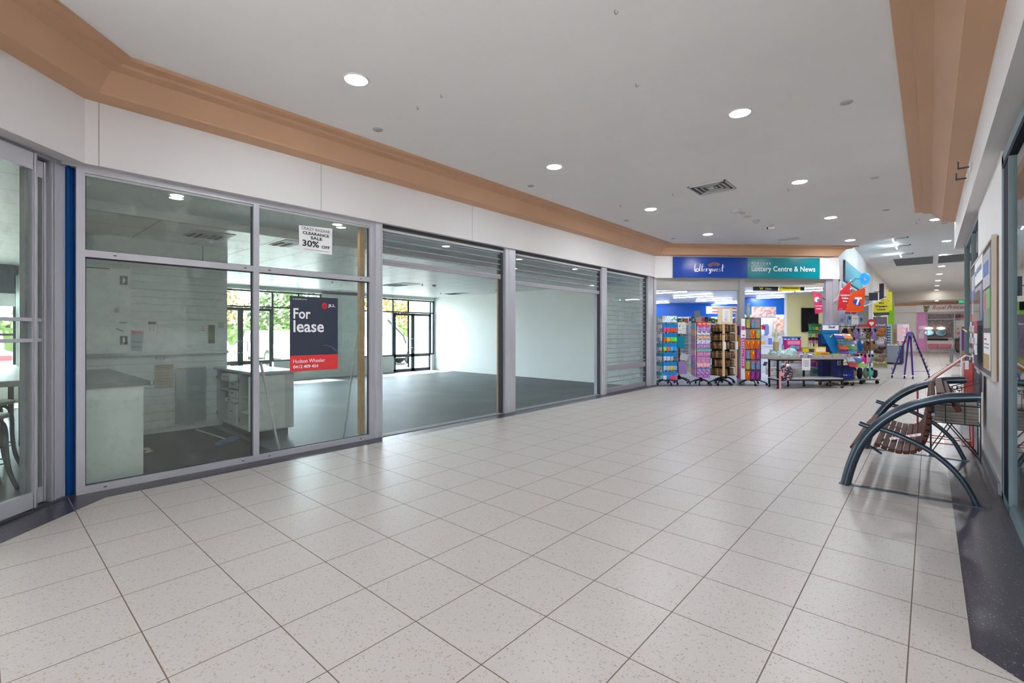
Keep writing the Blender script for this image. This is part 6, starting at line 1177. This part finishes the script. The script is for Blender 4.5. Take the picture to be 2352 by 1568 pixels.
# ================================================================ CAFE behind the left doors
t = thing('cafe_table', 'long pale cafe table with dark legs seen through the left door', 'table', (-7.0, .03, 0)); MB().box(-3.4, 0, .69, 0, .36, .75).build('table_top', M('table_pale', 'c9cab9', .4), t, bev=.005)
for x in (-3.2, -.5): 
    for y in (.06, .30): MB().box(x-.04, y-.03, 0, x+.04, y+.03, .69).build('leg', BLACK, t)
SM = M('stool_metal', '4a4550', .35, .5)
def stool(x, y, label, h=.60):
    t = thing('metal_stool', label, 'stool', (x, y, 0)); MB().lathe([(0, h-.03), (.15, h-.03), (.155, h-.015), (.15, h), (0, h)], n=20).build('seat', M('stool_seat', 'aeb3a0', .35), t, bev=.002)
    for k in range(4):
        a = PI/4+k*PI/2+.3; ca, sa = math.cos(a), math.sin(a); MB().tube(spl([(.05*ca, .05*sa, h-.035), (.12*ca, .12*sa, h-.06), (.145*ca, .145*sa, h-.14), (.15*ca, .15*sa, .3), (.17*ca, .17*sa, .14), (.22*ca, .22*sa, 0)], 3), .016, 8).build('leg', SM, t)
    MB().tube([(.155*math.cos(a), .155*math.sin(a), .22) for a in [2*PI*i/16 for i in range(16)]], .006, 5, close=True).build('foot_ring', SM, t)
stool(-5.52, .02, 'round-topped metal cafe stool just inside the left door, the nearer of two'); stool(-6.35, .08, 'round-topped metal cafe stool behind the nearer one', .62)
t = thing('looped_pipe', 'looped grey pipework under the cafe wall, seen through the narrow door panel', 'pipe', (-6.3, .43, .40)); MB().tube([(-.3, 0, .2), (.3, 0, .2), (.42, 0, .12), (.3, 0, .04), (-.2, 0, .04), (-.3, 0, .1)], .035, 8).build('pipe_loop', M('pipe_grey', '4f5f66', .4), t); MB().box(-.1, .0, .25, .5, .08, .5).build('dark_box', M('pipe_box', '55646b', .4), t)
t = thing('oval_wall_panel', 'tall rounded white panel on the cafe side wall', 'wall panel', (-8.2, .485, 1.1)); MB().prism([(-.45, -.6), (.45, -.6), (.45, .5)]+[(.45*math.cos(a), .5+.45*math.sin(a)) for a in [PI*i/12 for i in range(1, 12)]]+[(-.45, .5)], 0, .012, axis='y').build('panel', M('panel_warm', 'dcd6cc', .5), t)
t = thing('hand_rail', 'pale sloping strip along the foot of the cafe side wall', 'rail', (-6.6, .47, .02)); MB().tube([(-2, 0, .35), (1.4, 0, .02)], .018, 6).build('rail', M('rail_pale', 'a9c4bd', .4), t)
for k, (x, y) in enumerate([(-6.2, .0), (-8.5, -.1), (-10.5, .1)]): downlight(x, y, 2.44, 'added downlight out of view on the cafe ceiling, %s from the door' % ORD[k], em=LAMPW, r=.07)  # lamps added beyond the view to brighten the cafe

# ================================================================ OUTSIDE: cars, hedge and trees beyond the car park
LEAFG = ramp_mat('green_leaves', [(0, '3f5426'), (.3, '52692e'), (.5, '64783c'), (.7, '465c28'), (.9, '7d8850')], 9, .7)
LEAFA = ramp_mat('autumn_leaves', [(0, '6a6a34'), (.25, '97803a'), (.45, '84532c'), (.6, '8c8448'), (.8, '5c6a34'), (.92, 'a08c52')], 9, .7)
BARK = M('bark', '6b5a4a', .9, noise=.4, bump=.5)
def tree(x, y, h, r, m, label, nm='autumn_tree', nleaf=1500):
    t = thing(nm, label, 'tree', (x, y, -.15)); MB().tube([(0, 0, 0), (.1, .05, h*.3), (-.05, 0, h*.6)], [.16, .12, .07], 8).tube([(.05, 0, h*.3), (.6, .5, h*.6)], [.07, .03], 6).tube([(.05, 0, h*.32), (-.5, -.6, h*.65)], [.07, .03], 6).build('trunk', BARK, t)
    b = MB()
    for i in range(nleaf):
        while True:
            p = Vector((random.uniform(-1, 1), random.uniform(-1, 1), random.uniform(-1, 1)))
            if .25 < p.length < 1: break
        p = Vector((p.x*r, p.y*r, h*.62+p.z*h*.42)); s_ = .11+.1*random.random()
        u = Vector((random.uniform(-1, 1), random.uniform(-1, 1), random.uniform(-1, 1))).normalized(); v = u.orthogonal().normalized()*s_; w_ = u.cross(v.normalized())*s_
        b.add([tuple(p-v), tuple(p-w_*.6), tuple(p+v), tuple(p+w_*.6)], [(0, 1, 2, 3)])
    b.build('foliage', m, t)
random.seed(44)
for k, (x, y) in enumerate([(-28.5, 3), (-29, 7.7), (-29, 12.4), (-28.5, 17.1), (-29, 21.8), (-29, -1.7), (-28.5, 26.5)]): tree(x, y, 4.0+.6*random.random(), 2.3, LEAFA if k % 3 != 2 else LEAFG, 'leafy tree beyond the car park, %s counting along the windows' % ORD[k])
t = thing('hedge', 'long green hedge behind the parked cars', 'hedge', (-25.6, 12, -.2)); b = MB()
for i in range(5000):
    p = Vector((random.uniform(-.6, .6), random.uniform(-22, 22), random.uniform(0, 1.9))); u = Vector((random.uniform(-1, 1), random.uniform(-1, 1), random.uniform(-1, 1))).normalized(); v = u.orthogonal().normalized()*.16; w_ = u.cross(v.normalized())*.12
    b.add([tuple(p-v), tuple(p-w_), tuple(p+v), tuple(p+w_)], [(0, 1, 2, 3)])
b.build('foliage', LEAFG, t); MB().box(-.4, -22, .05, .4, 22, 1.6).build('stems', M('hedge_core', '4f6030', .9), t)
def car(x, y, rz, col_, label, tall=0):
    t = thing('parked_car', label, 'car', (x, y, -.12), rz); L_, W_ = 4.2, 1.7; H0, H1 = .85+tall*.15, 1.42+tall*.4
    body = [(-2.1, .3), (-2.1, .7), (-1.95, H0), (-1.2, H0+.02), (1.1, H0), (2.0, H0-.12), (2.12, .6), (2.1, .3)]
    MB().prism(body, -W_/2, W_/2, axis='y').build('body', M('car_paint_'+col_, col_, .3), t, bev=.06)
    cab = [(-1.9 if tall else -1.55, H0), (-1.7 if tall else -1.1, H1), (.2, H1), (.95, H0)]; MB().prism(cab, -W_/2+.1, W_/2-.1, axis='y').build('cabin', M('car_paint_'+col_, col_, .3), t, bev=.05)
    g = MB(); g.prism([(cab[0][0]+.2, H0+.04), (cab[1][0]+.12, H1-.09), (-.35, H1-.09), (-.35, H0+.04)], -W_/2+.09, W_/2-.09, axis='y'); g.prism([(-.28, H0+.04), (-.28, H1-.09), (.14, H1-.09), (.72, H0+.04)], -W_/2+.09, W_/2-.09, axis='y')
    g.prism([(.32, H1-.05), (.93, H0+.04), (.97, H0+.04), (.36, H1-.05)], -W_/2+.2, W_/2-.2, axis='y'); g.build('side_windows', M('car_glass', '7f8d96', .1), t)
    for wx in (-1.35, 1.3):
        for sy in (-1, 1): MB().cyl((wx, sy*(W_/2-.18), .32), (wx, sy*(W_/2+.01), .32), .32, 18).cyl((wx, sy*(W_/2+.0), .32), (wx, sy*(W_/2+.02), .32), .19, 14, 1).build('wheel', [M('tyre', '2b2b2d', .8), CHROME], t)
    MB().box(2.08, -.75, .55, 2.14, -.5, .68).box(2.08, .5, .55, 2.14, .75, .68).build('headlights', M('headlight', 'e9eef2', .2), t); MB().box(-2.13, -.8, .62, -2.08, -.55, .75).box(-2.13, .55, .62, -2.08, .8, .75).build('tail_lights', M('tail_red', 'b03038', .3), t)
    if tall == 2: MB().tube([(1.0, -W_/2-.02, .9), (.9, -W_/2-.02, 1.2), (.25, -W_/2+.0, 1.85)], .035, 8).build('snorkel', BLACK, t)
for k, (x, y, c, tl, rz) in enumerate([(-21, 5.6, 'e8e8ea', 0, .12), (-21.5, 8.6, 'd9dcdf', 0, .05), (-21, 11.3, 'ececee', 1, .1), (-21.3, 14.2, 'b9bcc0', 0, 0), (-17.2, 10.9, 'eef0f0', 2, PI/2-.25), (-20, -.4, '7f8793', 0, PI+.1), (-21.5, 2.6, 'ccd0d4', 0, 0), (-21, 17.2, 'dcdee0', 0, .1)]):
    car(x, y, rz, c, ['white hatchback parked outside the left window group', 'silver car parked next to the white hatchback', 'tall white wagon parked outside the pier', 'grey car parked outside the right windows', 'large white four-wheel drive with a snorkel close outside the right windows', 'slate car seen through the cafe window', 'pale silver car hidden behind the slatted partition', 'light car at the far right of the car park'][k], tl)
